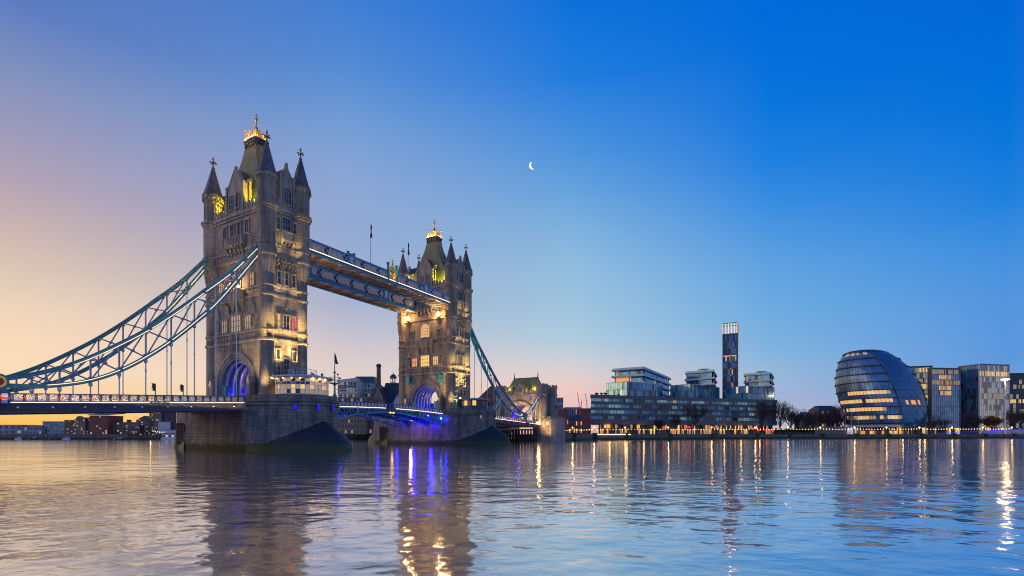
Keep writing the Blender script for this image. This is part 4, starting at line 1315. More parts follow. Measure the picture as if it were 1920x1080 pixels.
t = thing('control_cabin', 'dark blue control cabin with one yellow lit window on the far pier', 'cabin', (P2.x, P2.y, 0), -A2)
b = MB('navy_paint'); oct_ = lambda k, z: [(14.6 + (3.6 + k) * math.cos(a), .4 + (3.8 + k) * math.sin(a), z) for a in [math.pi / 8 + math.pi / 4 * i for i in range(8)]]
b.loft([oct_(0, 9.36), oct_(0, 10.9)]); b.use('brown_brick').loft([oct_(-.06, 10.9), oct_(-.06, 12.7)]); b.build('wall', t)
b = MB('teal_paint'); b.loft([oct_(.7, 12.7), oct_(.7, 12.95), oct_(-1.2, 13.3), oct_(-2.4, 13.4)]); b.build('roof', t)
for i in range(8):
    a, c = Vector(oct_(0, 0)[i]), Vector(oct_(0, 0)[(i + 1) % 8])
    for k0, k1 in ((.1, .48), (.52, .9)):
        p, q = a.lerp(c, k0), a.lerp(c, k1)
        g = MB('window_yellow' if i in (5, 6) and k0 < .3 else 'window_dim' if i == 4 else 'dark_glass')
        g.add([(p.x, p.y, 11.1), (q.x, q.y, 11.1), (q.x, q.y, 12.5), (p.x, p.y, 12.5)], [(0, 1, 2, 3)]); g.build('window', t)
g = MB('lamp_glow'); g.sphere((14.6 - 2.6, .4 - 3.4, 13.3), .2, 8, 5); g.build('roof_lamp', t)
b = MB('teal_paint')
for i in range(30):
    a = -math.pi / 2 * .95 + math.pi * .95 * i / 29
    x, y = on_end(a); b.tube((x - .35, y * .97, 9.9), (x - .35, y * .97, 10.55), .04, n=4)
b.build('guard_rail', t)

# ---- traffic lights on the near approach
def traffic_light(d, x, label):
    px, py = P1.x + x * math.cos(A1) - d * math.sin(A1), P1.y - x * math.sin(A1) - d * math.cos(A1)
    t = thing('traffic_light', label, 'traffic light', (px, py, zdeck(d) - .06), -A1, 'traffic lights on the approach deck')
    b = MB('dark_metal'); b.tube((0, 0, 0), (0, 0, 3.1), .07); b.build('pole', t)
    b = MB('dark_metal'); b.box(-.2, .2, -.42, -.12, 2.0, 3.2)
    for z in (2.2, 2.6, 3.0): b.box(-.18, .18, -.62, -.42, z + .12, z + .16)
    b.build('signal_head', t)
    g = MB('signal_green'); g.sphere((0, -.45, 2.2), .14, 8, 5); g.build('green_lamp', t)
    return t
traffic_light(21.4, 6.2, 'traffic light showing green on the approach deck, further from the near tower')
traffic_light(16.6, 5.2, 'traffic light showing green on the approach deck, closer to the near tower')

# ---- gatehouse on the far shore
t = thing('bridge_gatehouse', 'battlemented stone gatehouse with big arch and steep yellow lit roof at the far shore', 'gatehouse', (P2.x + 56.5 * math.sin(A2), P2.y + 56.5 * math.cos(A2), 0), -A2)
X, Y, ZT = 8.4, 4.6, 19.2
b = MB('abutment_stone')
pts = [(-X, 1), (-5.6, 1), (-5.6, 9.5)] + arch_pts(5.6, 5.2, 9.5)[1:-1] + [(5.6, 9.5), (5.6, 1), (X, 1), (X, ZT), (-X, ZT)]
b.prism(pts, -Y, Y, 'y')
b.use('pale_stone').box(-X - .2, X + .2, -Y - .25, Y + .25, 17.9, 18.3)
for s in (-1, 1):
    for u0 in [i * 1.15 for i in range(14)]:
        u = -8 + u0
        if abs(u) < 8.2 and abs(u) > 1.6: b.box(u - .3, u + .3, s * (Y + .05) - .2, s * (Y + .05) + .2, ZT, ZT + .75)
b.build('wall', t)
g = MB('pale_stone')
for r0, r1, pr in ((6.7, 6.1, .5), (6.1, 5.55, .25)):
    faceo = [(-r0, 7.2)] + arch_pts(r0, r0 * .92, 9.5) + [(r0, 7.2)] + [(r1, 7.2)] + arch_pts(r1, r1 * .92, 9.5)[::-1] + [(-r1, 7.2)]
    g.prism(faceo, -Y - pr, -Y + .2, 'y')
g.build('arch_moulding', t)
g = MB('blue_light'); g.box(-5.4, -4.9, -2, 2, 9, 12.6); g.build('arch_lamp', t)
for sx in (-1, 1):
    for sy in (-1, 1):
        g = MB('abutment_stone')
        big = 2.2 if sx > 0 else 2.0
        cx_, cy_ = sx * (X + .7), sy * (Y - .6)
        zt_ = 21.3
        g.lathe([(big + .5, -1.5), (big + .35, 5.5), (big, 6.2), (big, 17.8), (big + .25, 18.0), (big + .25, 18.4), (big, 18.5), (big, zt_ - .6), (big + .2, zt_ - .5), (big + .2, zt_)], cx_, cy_, 8, math.pi / 8)
        for i in range(8):
            a = math.pi / 4 * i
            g.bar((cx_ + (big + .02) * .95 * math.cos(a) - .5 * math.sin(a), cy_ + (big + .02) * .95 * math.sin(a) + .5 * math.cos(a), zt_ + .35), (cx_ + (big + .02) * .95 * math.cos(a) + .5 * math.sin(a), cy_ + (big + .02) * .95 * math.sin(a) - .5 * math.cos(a), zt_ + .35), .35, .7)
        g.build('corner_turret', t)
r = MB('roof_slate')
r.loft([[(-7.4, -3.9, 18.6), (7.4, -3.9, 18.6), (7.4, 3.9, 18.6), (-7.4, 3.9, 18.6)], [(-6.2, -2.3, 21.8), (6.2, -2.3, 21.8), (6.2, 2.3, 21.8), (-6.2, 2.3, 21.8)], [(-5.3, -.4, 24.9), (5.3, -.4, 24.9), (5.3, .4, 24.9), (-5.3, .4, 24.9)]])
r.use('lead_roof').box(-5.5, 5.5, -.25, .25, 24.85, 25.15)
o = r.build('roof', t)
for s in (-1, 1):
    g = MB('dark_metal'); g.lathe([(.3, 24.9), (.2, 25.6), (.26, 25.8), (.1, 26.2), (.22, 26.6), (.06, 26.8), (.02, 27.8)], s * 5.3, 0, 6); g.build('finial', o)
    g = MB('lead_roof'); g.box(s * 3.6 - .7, s * 3.6 + .7, -3.9, -2.2, 19.4, 20.7); g.prism([(s * 3.6 - .9, 20.7), (s * 3.6 + .9, 20.7), (s * 3.6, 21.4)], -4.0, -2, 'y'); g.build('dormer', o)
g = MB('pale_stone'); g.prism([(-1.5, 18.3), (1.5, 18.3), (1.5, 20.8), (0, 23), (-1.5, 20.8)], -Y - .3, -Y + .8, 'y')
for s in (-1, 1): g.box(s * 1.6 - .25, s * 1.6 + .25, -Y - .4, -Y + .4, 18.3, 21.8)
o = g.build('gable', t)
p = MB('dark_glass'); p.box(-.8, .8, -Y - .36, -Y - .3, 19.2, 20.8); p.build('window', o)
for u in (-4.6, 4.6):
    g = MB('blue_light'); g.box(u - .28, u + .28, -Y - .08, -Y, 16.1, 17.4); g.build('slit_window', t)
for (u, z) in ((X + .75 - .2, 14.2),):
    g = MB('dark_glass'); g.box(X + 2.8, X + 2.95, Y - 1.0, Y - .4, 12.6, 14.2); g.build('slit_window', t)
b = MB('abutment_stone'); b.box(X - 1, X + 5.5, -Y - 1.2, Y + 2, -2, 8.6); b.box(X + 1.0, X + 5.3, -Y - 1.0, Y + 1.8, 8.6, 9.4)
for i in range(5): b.box(X + 1.2 + i * .85, X + 1.7 + i * .85, -Y - 1.25, -Y - .95, 8.6, 9.7)
b.build('stair_block', t)
g = MB('window_dim'); g.box(X + 3.6, X + 4.6, -Y - 1.26, -Y - 1.2, 6.4, 7.6); g.build('window', t)
for (u, y_, z, e, c_) in ((-5.6, -4.2, 19.5, 300, (1, .86, .05)), (5.6, -4.2, 19.5, 300, (1, .86, .05)), (-7.6, -1.5, 19.6, 200, (1, .86, .05)), (7.6, -1.5, 19.6, 200, (1, .86, .05)), (2.6, -4.2, 19.5, 110, (1, .86, .05))):
    lamp('SPOT', (u, y_, z), e * 6, c_, t, .2, (u * .85, y_ * .3, 23), 120, .9)
lamp('SPOT', (0, -9.5, 8.6), 5000, (1, .68, .35), t, .3, (0, -4.5, 17), 110, .9)
lamp('SPOT', (8.2, -12.5, 8.0), 6000, (1, .62, .28), t, .3, (8.2, -4.5, 14), 75, .9)
lamp('POINT', (-3.5, 0, 10), 300, (.25, .05, 1), t, .3)
lamp('POINT', (3.2, 1, 9), 500, (1, .6, .25), t, .3)
g = MB('dark_metal', 'lamp_glow'); g.tube((9.2, -6.2, 6.2), (9.2, -5.4, 7.0), .08); g.use('lamp_glow').sphere((9.2, -6.3, 7.1), .5, 10, 6); g.build('wall_lamp', t)
lamp('POINT', (9.2, -7.1, 7.1), 700, (1, .6, .25), t, .3)
lamp('SPOT', (15.5, -10, 3.2), 3000, (1, .65, .28), t, .3, (12, -2, 8), 90, .9)

t = thing('timber_jetty', 'dark timber piled jetty under the far approach deck', 'jetty', (P2.x + 46 * math.sin(A2), P2.y + 46 * math.cos(A2), 0), -A2)
b = MB('old_timber')
for i in range(15): b.tube((-9 + 1.3 * i, -1.5 + .1 * (i % 3), -2), (-9 + 1.3 * i, -1.5, 4.4), .22)
for i in range(15): b.tube((-9 + 1.3 * i, 2.2, -2), (-9 + 1.3 * i, 2.2, 4.4), .22)
b.build('pile', t)
b = MB('old_timber'); b.box(-9.6, 9.8, -1.8, 3.0, 4.4, 4.9); b.box(-9.6, 9.8, -1.7, -1.5, 2.3, 2.6); b.build('platform', t)
b = MB('grey_metal'); b.box(-9.6, 9.8, -1.9, -1.8, 4.55, 4.8); b.build('edge_beam', t)
g = MB('signal_green'); g.sphere((1, -1.95, 3.2), .18, 8, 5); g.build('green_lamp', t)
def shore_y(x, pts=SHORE):
    for (a, ya), (c, yc) in zip(pts, pts[1:]):
        if a <= x <= c: return ya + (yc - ya) * (x - a) / (c - a)
def shore_px(px, off=3.0):
    """point of the promenade seen at a pixel column"""
    k = (px - 960) / FPX
    lo_, hi_ = 20.0, 900.0
    x = 0
    for _ in range(60):
        m_ = (lo_ + hi_) / 2
        x = k * m_
        s = shore_y(x)
        if s is None or m_ < s + off: lo_ = m_
        else: hi_ = m_
    return k * lo_, lo_

shore_px_early = shore_px
# ================================================================== the far bank
def frame_root(name, label, cat, pl, dl, pr, dr, group=None, z=GZ):
    """root whose local x runs along a facade from (pixel pl, dl metres) to (pr, dr); y goes back, z up from the ground"""
    a = Vector(at(pl, dl)); c = Vector(at(pr, dr)); v = c - a
    t = thing(name, label, cat, (a.x, a.y, z), math.atan2(v.y, v.x), group)
    return t, v.length
def pick(rng, table):
    r = rng.random() * sum(w_ for _, w_ in table)
    for m_, w_ in table:
        r -= w_
        if r <= 0: return m_
    return table[-1][0]

def pane_row(t, name, x0, x1, y, z0, z1, step, table, rng, frame='dark_metal', jit=.0, mull=.12, run=0, axis='x', side=-1):
    """one storey of panes behind a thin frame; axis y: a side face at x=y"""
    b = MB()
    x = x0; left_ = 0; cur = None
    while x < x1 - .05:
        xe = min(x1, x + step * (1 + jit * (rng.random() - .5)))
        if x1 - xe < step * .4: xe = x1
        if left_ <= 0: cur = pick(rng, table); left_ = rng.randint(1, run) if run and not cur.startswith('window') else 1
        left_ -= 1
        b.use(cur)
        if axis == 'x': b.add([(x, y, z0), (xe, y, z0), (xe, y, z1), (x, y, z1)], [(0, 1, 2, 3)])
        else: b.add([(y, x, z0), (y, xe, z0), (y, xe, z1), (y, x, z1)], [(0, 1, 2, 3)])
        if mull:
            b.use(frame)
            if axis == 'x': b.box(xe - mull / 2, xe + mull / 2, y + side * .14, y + .02, z0, z1)
            else: b.box(min(y, y + side * .14), max(y, y + side * .14) + .01, xe - mull / 2, xe + mull / 2, z0, z1)
        x = xe
    return b.build(name, t)

# ---- long dark apartment block with shops below
rng = random.Random(3)
t, W = frame_root('apartment_block', 'long dark apartment block with lit shops along the river promenade', 'apartment block', 1108, 315, 1457, 366)
b = MB('slate_clad')
b.prism([(.5, .8), (W - .5, .8), (W - .5, 22), (13.4, 22)], 6.2, 23.3, 'z')
rows = [(19.6, 21.4), (16.0, 18.0), (12.5, 14.5), (9.0, 11.0)]
edges = [23.4, 21.4, 19.6, 18.0, 16.0, 14.5, 12.5, 11.0, 9.0, 6.0]
for i in range(0, len(edges), 2):
    ins = .0 if i != 8 else .2
    b.prism([(-.4 + .3 * (i % 4), 0), (W + .3 - .2 * (i % 4), 0), (W + .3 - .2 * (i % 4), 22.5), (13, 22.5)], edges[i + 1], edges[i], 'z')
b.box(-.2, W + .2, -.1, .5, 23.1, 23.5)
reveal = []
for (z0, z1) in rows:
    x = 2.0
    while x < W - 4:
        x += 14 + rng.random() * 22
        wd = 1.6 + rng.random() * 2.2
        if x + wd < W: b.box(x, x + wd, .05, .85, z0, z1); reveal.append((x, z0, z1))
b.build('wall', t)
for x, z0, z1 in reveal:
    g = MB('pale_clad'); g.box(x - .35, x, .02, .75, z0, z1); g.build('window_reveal', t)
TG = [('teal_glass', 5), ('pale_glass', 5), ('dark_glass', 1.6), ('blue_glass', 1.5), ('window_dim', .3), ('window_yellow', .1)]
for k, (z0, z1) in enumerate(rows):
    tb = list(TG)
    if k == 3: tb = TG + [('window_dim', .9)]
    pane_row(t, 'window_band', .3, W - .3, .72, z0, z1, 2.4, tb, rng, 'slate_clad', .7, .12, run=4)
SH = [('shop_light', 2), ('window_dim', 2.4), ('window_yellow', .9), ('dark_glass', 4.6), ('window_amber', .5)]
for z0, z1, tb in ((3.6, 5.9, [('shop_light', 1.2), ('window_dim', 2.4), ('dark_glass', 5), ('shop_red', .25), ('window_amber', .5)]), (.1, 3.4, SH)):
    pane_row(t, 'shopfront', 6, W - 3, 1.6, z0, z1, 1.9, tb, rng, 'dark_metal', .9, .3)
b = MB('dark_metal'); b.box(5, W - 2, 1.2, 1.6, 3.35, 3.65)
for i in range(17): x = 6 + (W - 10) * i / 16; b.box(x - .3, x + .3, .3, .9, 0, 6.1)
b.build('column', t)
g = MB('window_yellow')
for x in (44.5, 62.5, 75): g.box(x - .35, x + .35, -.15, .25, 0, 5.8)
g.build('lit_column', t)
g = MB('shop_red')
for x, w_ in ((50.5, 3), (67, 5), (88.5, 2.6)): g.box(x, x + w_, -.05, .1, 4.2, 5.0)
for x in (127, 133.5, 139): g.box(x, x + 2.2, -.6, .2, 2.2, 2.9)
g.build('sign', t)
for x in (12, 24, 36, 98, 112, 128): lamp('POINT', (x, -1.2, 4.2), 260, (1, .55, .18), t, .4)

BLK = 'glass apartment blocks above the long dark block'
def upper_block(label, l, c, r, dl, dc, dr, zt, pen, seed, z0=26.2, far=None):
    rng = random.Random(seed)
    A_, B_, C_ = Vector(at(l, dl)), Vector(at(c, dc)), Vector(at(r, dr))
    t = thing('upper_block', label, 'apartment block', (B_.x, B_.y, z0), 0, BLK)
    la, ra = A_ - B_, C_ - B_
    H = zt - z0
    D_ = la + ra
    b = MB('lead_roof')
    pts = [(la.x, la.y), (0, 0), (ra.x, ra.y), (D_.x, D_.y)]
    ctr = Vector((D_.x / 2, D_.y / 2))
    ins = [((Vector(p) - ctr) * .97 + ctr) for p in pts]
    b.prism([(p.x, p.y) for p in ins], -.5, H, 'z')
    b.build('core', t)
    for (v, tb) in ((la, [('pale_glass', 6), ('window_pale', .25), ('teal_glass', 1.4)]), (ra, [('blue_glass', 4), ('teal_glass', 3), ('dark_glass', .8), ('deep_glass', 1)])):  # left face gets paler panes, its brighter reflection put into the colour
        n = max(6, int(v.length / 1.7)); g = MB()
        nrm = Vector((v.y, -v.x)).normalized() if v is ra else Vector((-v.y, v.x)).normalized()
        for k in range(2):
            za, zb = H * k / 2 + .06, H * (k + 1) / 2 - .06
            for i in range(n):
                p, q = v * (i / n), v * ((i + 1) / n)
                g.use(pick(rng, tb)); g.add([(p.x, p.y, za), (q.x, q.y, za), (q.x, q.y, zb), (p.x, p.y, zb)], [(0, 1, 2, 3)])
                g.use('slate_clad'); g.bar((q.x, q.y, za), (q.x, q.y, zb), .12, .12)
            g.bar((0, 0, zb), (v.x, v.y, zb), .22, .2)
        g.build('glass_front', t)
    g = MB('pale_clad')
    for p, q in ((la, Vector((0, 0))), (Vector((0, 0)), ra)): g.bar((p.x, p.y, H), (q.x, q.y, H), .3, .25)
    g.build('coping', t)
    # cantilevered slabs of the penthouse
    pl, dpl, pc, dpc, pr, dpr, zs = pen
    a, m_, z_ = Vector(at(pl, dpl)) - B_, Vector(at(pc, dpc)) - B_, Vector(at(pr, dpr)) - B_
    q4 = a + z_ - m_
    cc = (a + m_ + z_ + q4) / 4
    def poly(k): return [((p - cc) * k + cc) for p in (a, m_, z_, q4)]
    b = MB('pale_clad')
    for i, z in enumerate(zs):
        b.prism([(p.x, p.y) for p in poly(1.0 + (.01 if i else 0))], z - z0 - .4, z - z0 + .35, 'z')
    b.build('slab', t)
    for i in range(len(zs) - 1):
        za, zb = zs[i + 1] - z0 + .25, zs[i] - z0 - .35
        p4 = poly(.88); g = MB()
        for j in range(2):
            p, q = p4[j], p4[j + 1]
            n = max(4, int((q - p).length / 2.0))
            for k in range(n):
                u, v = p.lerp(q, k / n), p.lerp(q, (k + 1) / n)
                g.use(pick(rng, [('blue_glass', 4), ('dark_glass', 3), ('teal_glass', 2), ('window_dim', .35)] if not (i == far and j == 0 and k < n * .55) else [('shop_light', 1)]))
                g.add([(u.x, u.y, za), (v.x, v.y, za), (v.x, v.y, zb), (u.x, u.y, zb)], [(0, 1, 2, 3)])
            for k in (0, .5, 1):
                u = p.lerp(q, k); g.use('pale_clad'); g.bar((u.x, u.y, za), (u.x, u.y, zb), .6, .6)
        g.build('window_band', t)
        h = MB('teal_glass'); o4 = poly(.985)
        for j in range(2):
            p, q = o4[j], o4[j + 1]
            h.bar((p.x, p.y, za + .35), (q.x, q.y, za + .35), .06, .7)
        h.build('balustrade', t)
    b = MB('slate_clad', 'pale_clad')
    p4 = poly(.7)
    for k in range(4):
        u = p4[1].lerp(p4[2], k / 4 + .1); v = p4[0].lerp(p4[3], k / 4 + .1)
        w_ = u.lerp(v, .3); hh = 2.9 - .35 * k
        b.use('slate_clad' if k % 2 else 'pale_clad').box(w_.x - 3.2, w_.x + 2.4, w_.y - 2, w_.y + 3, zs[0] - z0 + .2, zs[0] - z0 + hh)
    p4 = poly(.96); b.use('teal_glass')
    for j in range(2): b.bar((p4[j].x, p4[j].y, zs[0] - z0 + .8), (p4[j + 1].x, p4[j + 1].y, zs[0] - z0 + .8), .06, 1.1)
    b.build('roof_house', t)
    return t
upper_block('glass apartment block with long white balconies and one orange lit flat', 1137, 1175, 1242, 338, 326, 348, 35.2, (1146, 352, 1207, 340, 1259, 410, [45.0, 40.6, 36.2, 31.9, 27.6]), 5, far=1)
upper_block('glass apartment block above the dark block just left of the slim tower', 1257, 1294, 1349, 356, 345, 372, 35.4, (1284, 366, 1339, 352, 1345, 385, [44.6, 39.9, 36.0]), 8)
upper_block('glass apartment block above the dark block just right of the slim tower', 1362, 1403, 1452, 372, 360, 378, 35.6, (1394, 378, 1447, 366, 1452, 395, [44.5, 39.7, 36.3]), 11)

# ---- slim tower with a lit open crown
rng = random.Random(21)
t, W = frame_root('slim_tower', 'slim rust brown residential tower with glowing open crown', 'tower', 1354.5, 392, 1383, 387.5)
Ht = 81.5
b = MB('rust_clad'); b.box(.15, W - .15, .15, 11, 0, 73)
for k in range(12):
    z = 13 + k * 5.0
    b.box(0, W, -.05, 11.1, z - .45, z + .45)
for x in (0, W * .52, W - .8): b.box(x, x + .8, -.15, .5, 0, 74)
b.box(0, W, -.1, 11.2, 72.6, 73.6)
b.build('wall', t)
for k in range(12):
    z = 13 + k * 5.0 + .45
    lit = k == 8
    for x0, x1 in ((.8, W * .52), (W * .52 + .8, W - .8)):
        pane_row(t, 'window_band', x0, x1, .1, z, z + 4.1, 1.25, [('blue_glass', 3), ('deep_glass', 3), ('dark_glass', 3), ('teal_glass', 1), ('window_dim', 3 if lit else .15)], rng, 'rust_clad', .4, .14)
        if lit:
            g = MB('window_warm'); g.box(x0, x1, -.05, .05, z + 3.5, z + 4.1); g.build('window_light', t)
g = MB('window_yellow')
for k in range(12): g.box(W * .52 + .25, W * .52 + .55, -.3, -.15, 12.7 + 5 * k, 13.1 + 5 * k)
g.build('facade_lamp', t)
b = MB('rust_clad')
for x in (0, W - .5):
    for y in (0, 10.5): b.box(x, x + .5, y, y + .5, 73.6, Ht)
b.box(-.05, W + .05, -.05, .5, Ht - .5, Ht); b.box(-.05, W + .05, 10.5, 11.05, Ht - .5, Ht); b.box(-.05, .5, .5, 10.5, Ht - .5, Ht); b.box(W - .5, W + .05, .5, 10.5, Ht - .5, Ht)
b.build('crown_frame', t)
for i in range(6):
    g = MB('crown_light'); 
    if 'crown_light' not in M: emit('crown_light', (1, .42, .17), 1.5)
    x = .15 + (W - .75) * i / 5
    g.box(x, x + .45, -.3, .0, 73.7, Ht - .5); g.build('lit_fin', t)
lamp('POINT', (W / 2, 5, 77), 900, (1, .5, .3), t, .5)

# ---- leaning egg shaped glass hall
Dh = 418
PROF = [(798, 1582, 1724), (792, 1579, 1730), (780, 1576, 1732), (765, 1573, 1734), (750, 1568.5, 1733), (735, 1565.2, 1729.5), (722, 1564, 1724.5), (710, 1564, 1718.5), (700, 1566, 1712), (690, 1569, 1704), (680, 1572, 1695), (671, 1576, 1684), (664, 1582, 1672), (658, 1592, 1656), (655, 1603, 1640)]
t = thing('glass_hall', 'leaning egg shaped glass hall with ringed floors on the right bank', 'office building', (at(1650, Dh)[0], Dh, GZ), 0)
def hall(z):
    """centre and radius of the hall at a height over the ground"""
    py = HOR - (z + GZ - EYE) / Dh * FPX
    if py >= PROF[0][0]: l, r = PROF[0][1:]
    else:
        for (y0, l0, r0), (y1, l1, r1) in zip(PROF, PROF[1:]):
            if y1 <= py <= y0:
                k = (y0 - py) / (y0 - y1); l = l0 + (l1 - l0) * k; r = r0 + (r1 - r0) * k; break
        else: l, r = PROF[-1][1:]
    return ((l + r) / 2 - 1650) / FPX * Dh, (r - l) / 2 / FPX * Dh * .815
ztop = (HOR - 655) / FPX * Dh
NS = 72
rng = random.Random(4)
floors = [8 + 6.22 * i for i in range(9)]
lv = floors + [63.6]
def hp(z, a, k=0.0):
    c, r = hall(z)
    lean = (z / 62) * 6 - 3
    return (c + (r + k) * math.cos(a), -(r + k) * .0 + (r + k) * math.sin(a) + lean, z)
mat('hall_glass', (.13, .25, .4), .22, .4, .15, .2); mat('hall_glass_dark', (.09, .19, .3), .22, .4, .15, .2)
lit_rows = {0: (-1.2, .3), 1: (-1.3, .1), 2: (-1.3, .28), 3: (-.75, .22), 8: (-1.0, .12)}
for i in range(len(lv) - 1):
    z0, z1 = lv[i], lv[i + 1]
    zm = z0 + (z1 - z0) * .52
    g = MB()
    for (za, zb, up_) in ((z0 + .45, zm, 0), (zm, z1 - .2, 1)):
        for j in range(NS):
            a0, a1 = 2 * math.pi * j / NS, 2 * math.pi * (j + 1) / NS
            fr = math.sin((a0 + a1) / 2)
            left = math.cos((a0 + a1) / 2)
            rel = ((a0 + a1) / 2 - 2 * math.pi + R(124.6))
            lo_r, hi_r = lit_rows.get(i, (0, 0))
            lit = up_ and ((lo_r < rel < hi_r and rng.random() < .95) or rng.random() < .012)
            g.use(pick(rng, [('window_warm', 4), ('window_pale', 1), ('window_dim', .8)] if i != 8 else [('window_faint', 3), ('pale_glass', 2)]) if lit else pick(rng, [('hall_glass', 9), ('hall_glass_dark', 2.5)]))
            if 'hall_glass_dark' not in M: mat('hall_glass_dark', (.09, .19, .3), .22, .4, .15, .2)
            if 'hall_glass' not in M: mat('hall_glass', (.13, .25, .4), .22, .4, .15, .2)
            g.add([hp(za, a0), hp(za, a1), hp(zb, a1), hp(zb, a0)], [(0, 1, 2, 3)])
    g.use('dark_metal')
    for j in range(NS):
        a0 = 2 * math.pi * j / NS
        g.bar(hp(z0 + .45, a0, .05), hp(z1 - .2, a0, .05), .14, .14)
    g.build('glazed_storey', t)
    l = MB('lead_roof')
    l.loft([[hp(z0 - .25, 2 * math.pi * j / NS, .9) for j in range(NS)], [hp(z0 + .1, 2 * math.pi * j / NS, 1.0) for j in range(NS)], [hp(z0 + .5, 2 * math.pi * j / NS, .15) for j in range(NS)]])
    l.build('floor_ledge', t)
r = MB('lead_roof'); r.smooth = True
r.loft([[hp(z, 2 * math.pi * j / NS, k) for j in range(NS)] for z, k in ((63.2, .9), (64.4, .6), (65.4, -.5), (66.2, -3.5))]); r.build('roof', t)
# smooth sloping glass of the atrium
def a_lim(z):
    k = z / 64.0
    return (R(-124.6 + 26 - 10 * k), R(-124.6 + 80 - 20 * min(1, k * 1.6)))
g = MB('deep_glass', 'chain_teal'); nz_, na = 18, 12
z_at = [5.5 + (63.8 - 5.5) * i / nz_ for i in range(nz_ + 1)]
def ap(z, u, k=.95):
    a0, a1 = a_lim(z); return hp(z, a0 + (a1 - a0) * u, k)
for i in range(nz_):
    for j in range(na):
        lit = (5 <= i <= 6 and rng.random() < .5) or (i == 3 and rng.random() < .15)
        g.use('window_amber' if lit and i == 5 and 1 < j < 8 else 'atrium_glass')
        if 'atrium_glass' not in M: mat('atrium_glass', (.035, .14, .32), .1, .5, .2, .2)
        g.add([ap(z_at[i], j / na), ap(z_at[i], (j + 1) / na), ap(z_at[i + 1], (j + 1) / na), ap(z_at[i + 1], j / na)], [(0, 1, 2, 3)])
g.build('atrium_glass', t)
g = MB('chain_teal')
for j in range(-3, 5):
    for i in range(nz_):
        u0, u1 = (j + i * .36) / 4.2, (j + (i + 1) * .36) / 4.2
        for s in (0, 1):
            w0, w1 = (u0, u1) if s == 0 else (1 - u0, 1 - u1)
            if 0 <= w0 <= 1 and 0 <= w1 <= 1: g.bar(ap(z_at[i], w0, 1.05), ap(z_at[i + 1], w1, 1.05), .1 if s else .14, .1)
for i in range(nz_):
    for u in (0, 1): g.bar(ap(z_at[i], u, 1.05), ap(z_at[i + 1], u, 1.05), .22, .2)
    if i % 2 == 0:
        for j in range(na): g.bar(ap(z_at[i], j / na, 1.0), ap(z_at[i], (j + 1) / na, 1.0), .1, .12)
g.build('diagrid', t)
b = MB('pale_clad'); b.loft([[hp(7.4, 2 * math.pi * j / NS, -.5) for j in range(NS)], [hp(5.3, 2 * math.pi * j / NS, .6) for j in range(NS)], [hp(5.2, 2 * math.pi * j / NS, -2) for j in range(NS)]]); b.build('skirt', t)
g = MB()
for j in range(NS):
    a0, a1 = 2 * math.pi * j / NS, 2 * math.pi * (j + 1) / NS
    g.use(pick(rng, [('shop_light', 2.4), ('window_yellow', 2), ('window_dim', 2), ('dark_glass', 3)]) if -1.1 < a0 - 2 * math.pi + R(124.6) < .9 else 'dark_glass')
    for za, zb in ((0, 2.6), (2.6, 5.3)):
        g.add([hp(0, a0, -6) [:2] + (za,), hp(0, a1, -6)[:2] + (za,), hp(0, a1, -6)[:2] + (zb,), hp(0, a0, -6)[:2] + (zb,)], [(0, 1, 2, 3)])
        if rng.random() < .5: g.use('dark_glass')
g.build('lobby_glazing', t)
b = MB('dark_metal')
for j in range(0, NS, 4): p = hp(0, 2 * math.pi * j / NS, -4); b.tube((p[0], p[1], 0), (p[0], p[1], 5.4), .35)
b.build('column', t)
lamp('POINT', (-4, -30, 4), 250, (1, .6, .2), t, .4); lamp('POINT', (12, -30, 4), 250, (1, .6, .2), t, .4)

# ---- offices to the right of the hall
def office(label, pl, dl, pr, dr, H, rows_, step, table, seed, depth=30, top=None, frame='grey_metal', left=None, lit=(), litx=(0, 1)):
    rng = random.Random(seed)
    t, W = frame_root('office_building', label, 'office building', pl, dl, pr, dr, 'glass offices on the right bank')
    b = MB('slate_clad'); b.box(.2, W - .2, .3, depth, 0, H - .4)
    b.use(frame).box(-.3, W + .3, -.6, depth, H - .5, H)
    for k in range(rows_ + 1):
        z = H * .1 + (H * .9 - 1.2) * k / rows_
        b.box(-.05, W + .05, -.12, .3, z - .18, z + .18)
    for x in (0, W): b.box(x - .3, x + .3, -.3, .4, 0, H - .5)
    b.build('wall', t)
    for k in range(rows_):
        z0 = H * .1 + (H * .9 - 1.2) * k / rows_ + .18; z1 = H * .1 + (H * .9 - 1.2) * (k + 1) / rows_ - .18
        tb = table
        o = pane_row(t, 'window_band', 0.3, W - .3, .05, z0, z1, step, tb, rng, frame, 0, .12)
        for (kk, u0, u1, mm) in lit:
            if kk == k: pane_row(t, 'lit_window', .3 + (W - .6) * u0, .3 + (W - .6) * u1, -.02, z0 + .3, z1 - .25, step * .5, [(mm, 4), ('window_dim', 1.5), ('dark_glass', .6)], rng, frame, .3, .1)
    pane_row(t, 'entrance', .3, W - .3, .05, 0, H * .1 - .2, step, [('dark_glass', 3), ('window_dim', 2), ('window_yellow', 1.5)], rng, frame, .3, .2)
    if left:
        sd = left
        for k in range(rows_):
            z0 = H * .1 + (H * .9 - 1.2) * k / rows_ + .1; z1 = H * .1 + (H * .9 - 1.2) * (k + 1) / rows_ - .1
            pane_row(t, 'side_window_band', .5, sd, .12, z0, z1, 2.2, [('blue_glass', 4), ('dark_glass', 2), ('teal_glass', 1), ('window_dim', .12)], rng, 'slate_clad', .2, .2, axis='y')
    return t, W
YL = [('glass_olive', 4), ('window_faint', 3), ('glass_steel', 1)]
mat('glass_olive', (.24, .23, .15), .15, .35, .4, .2)
mat('glass_steel', (.16, .27, .44), .14, .5, .25, .2)
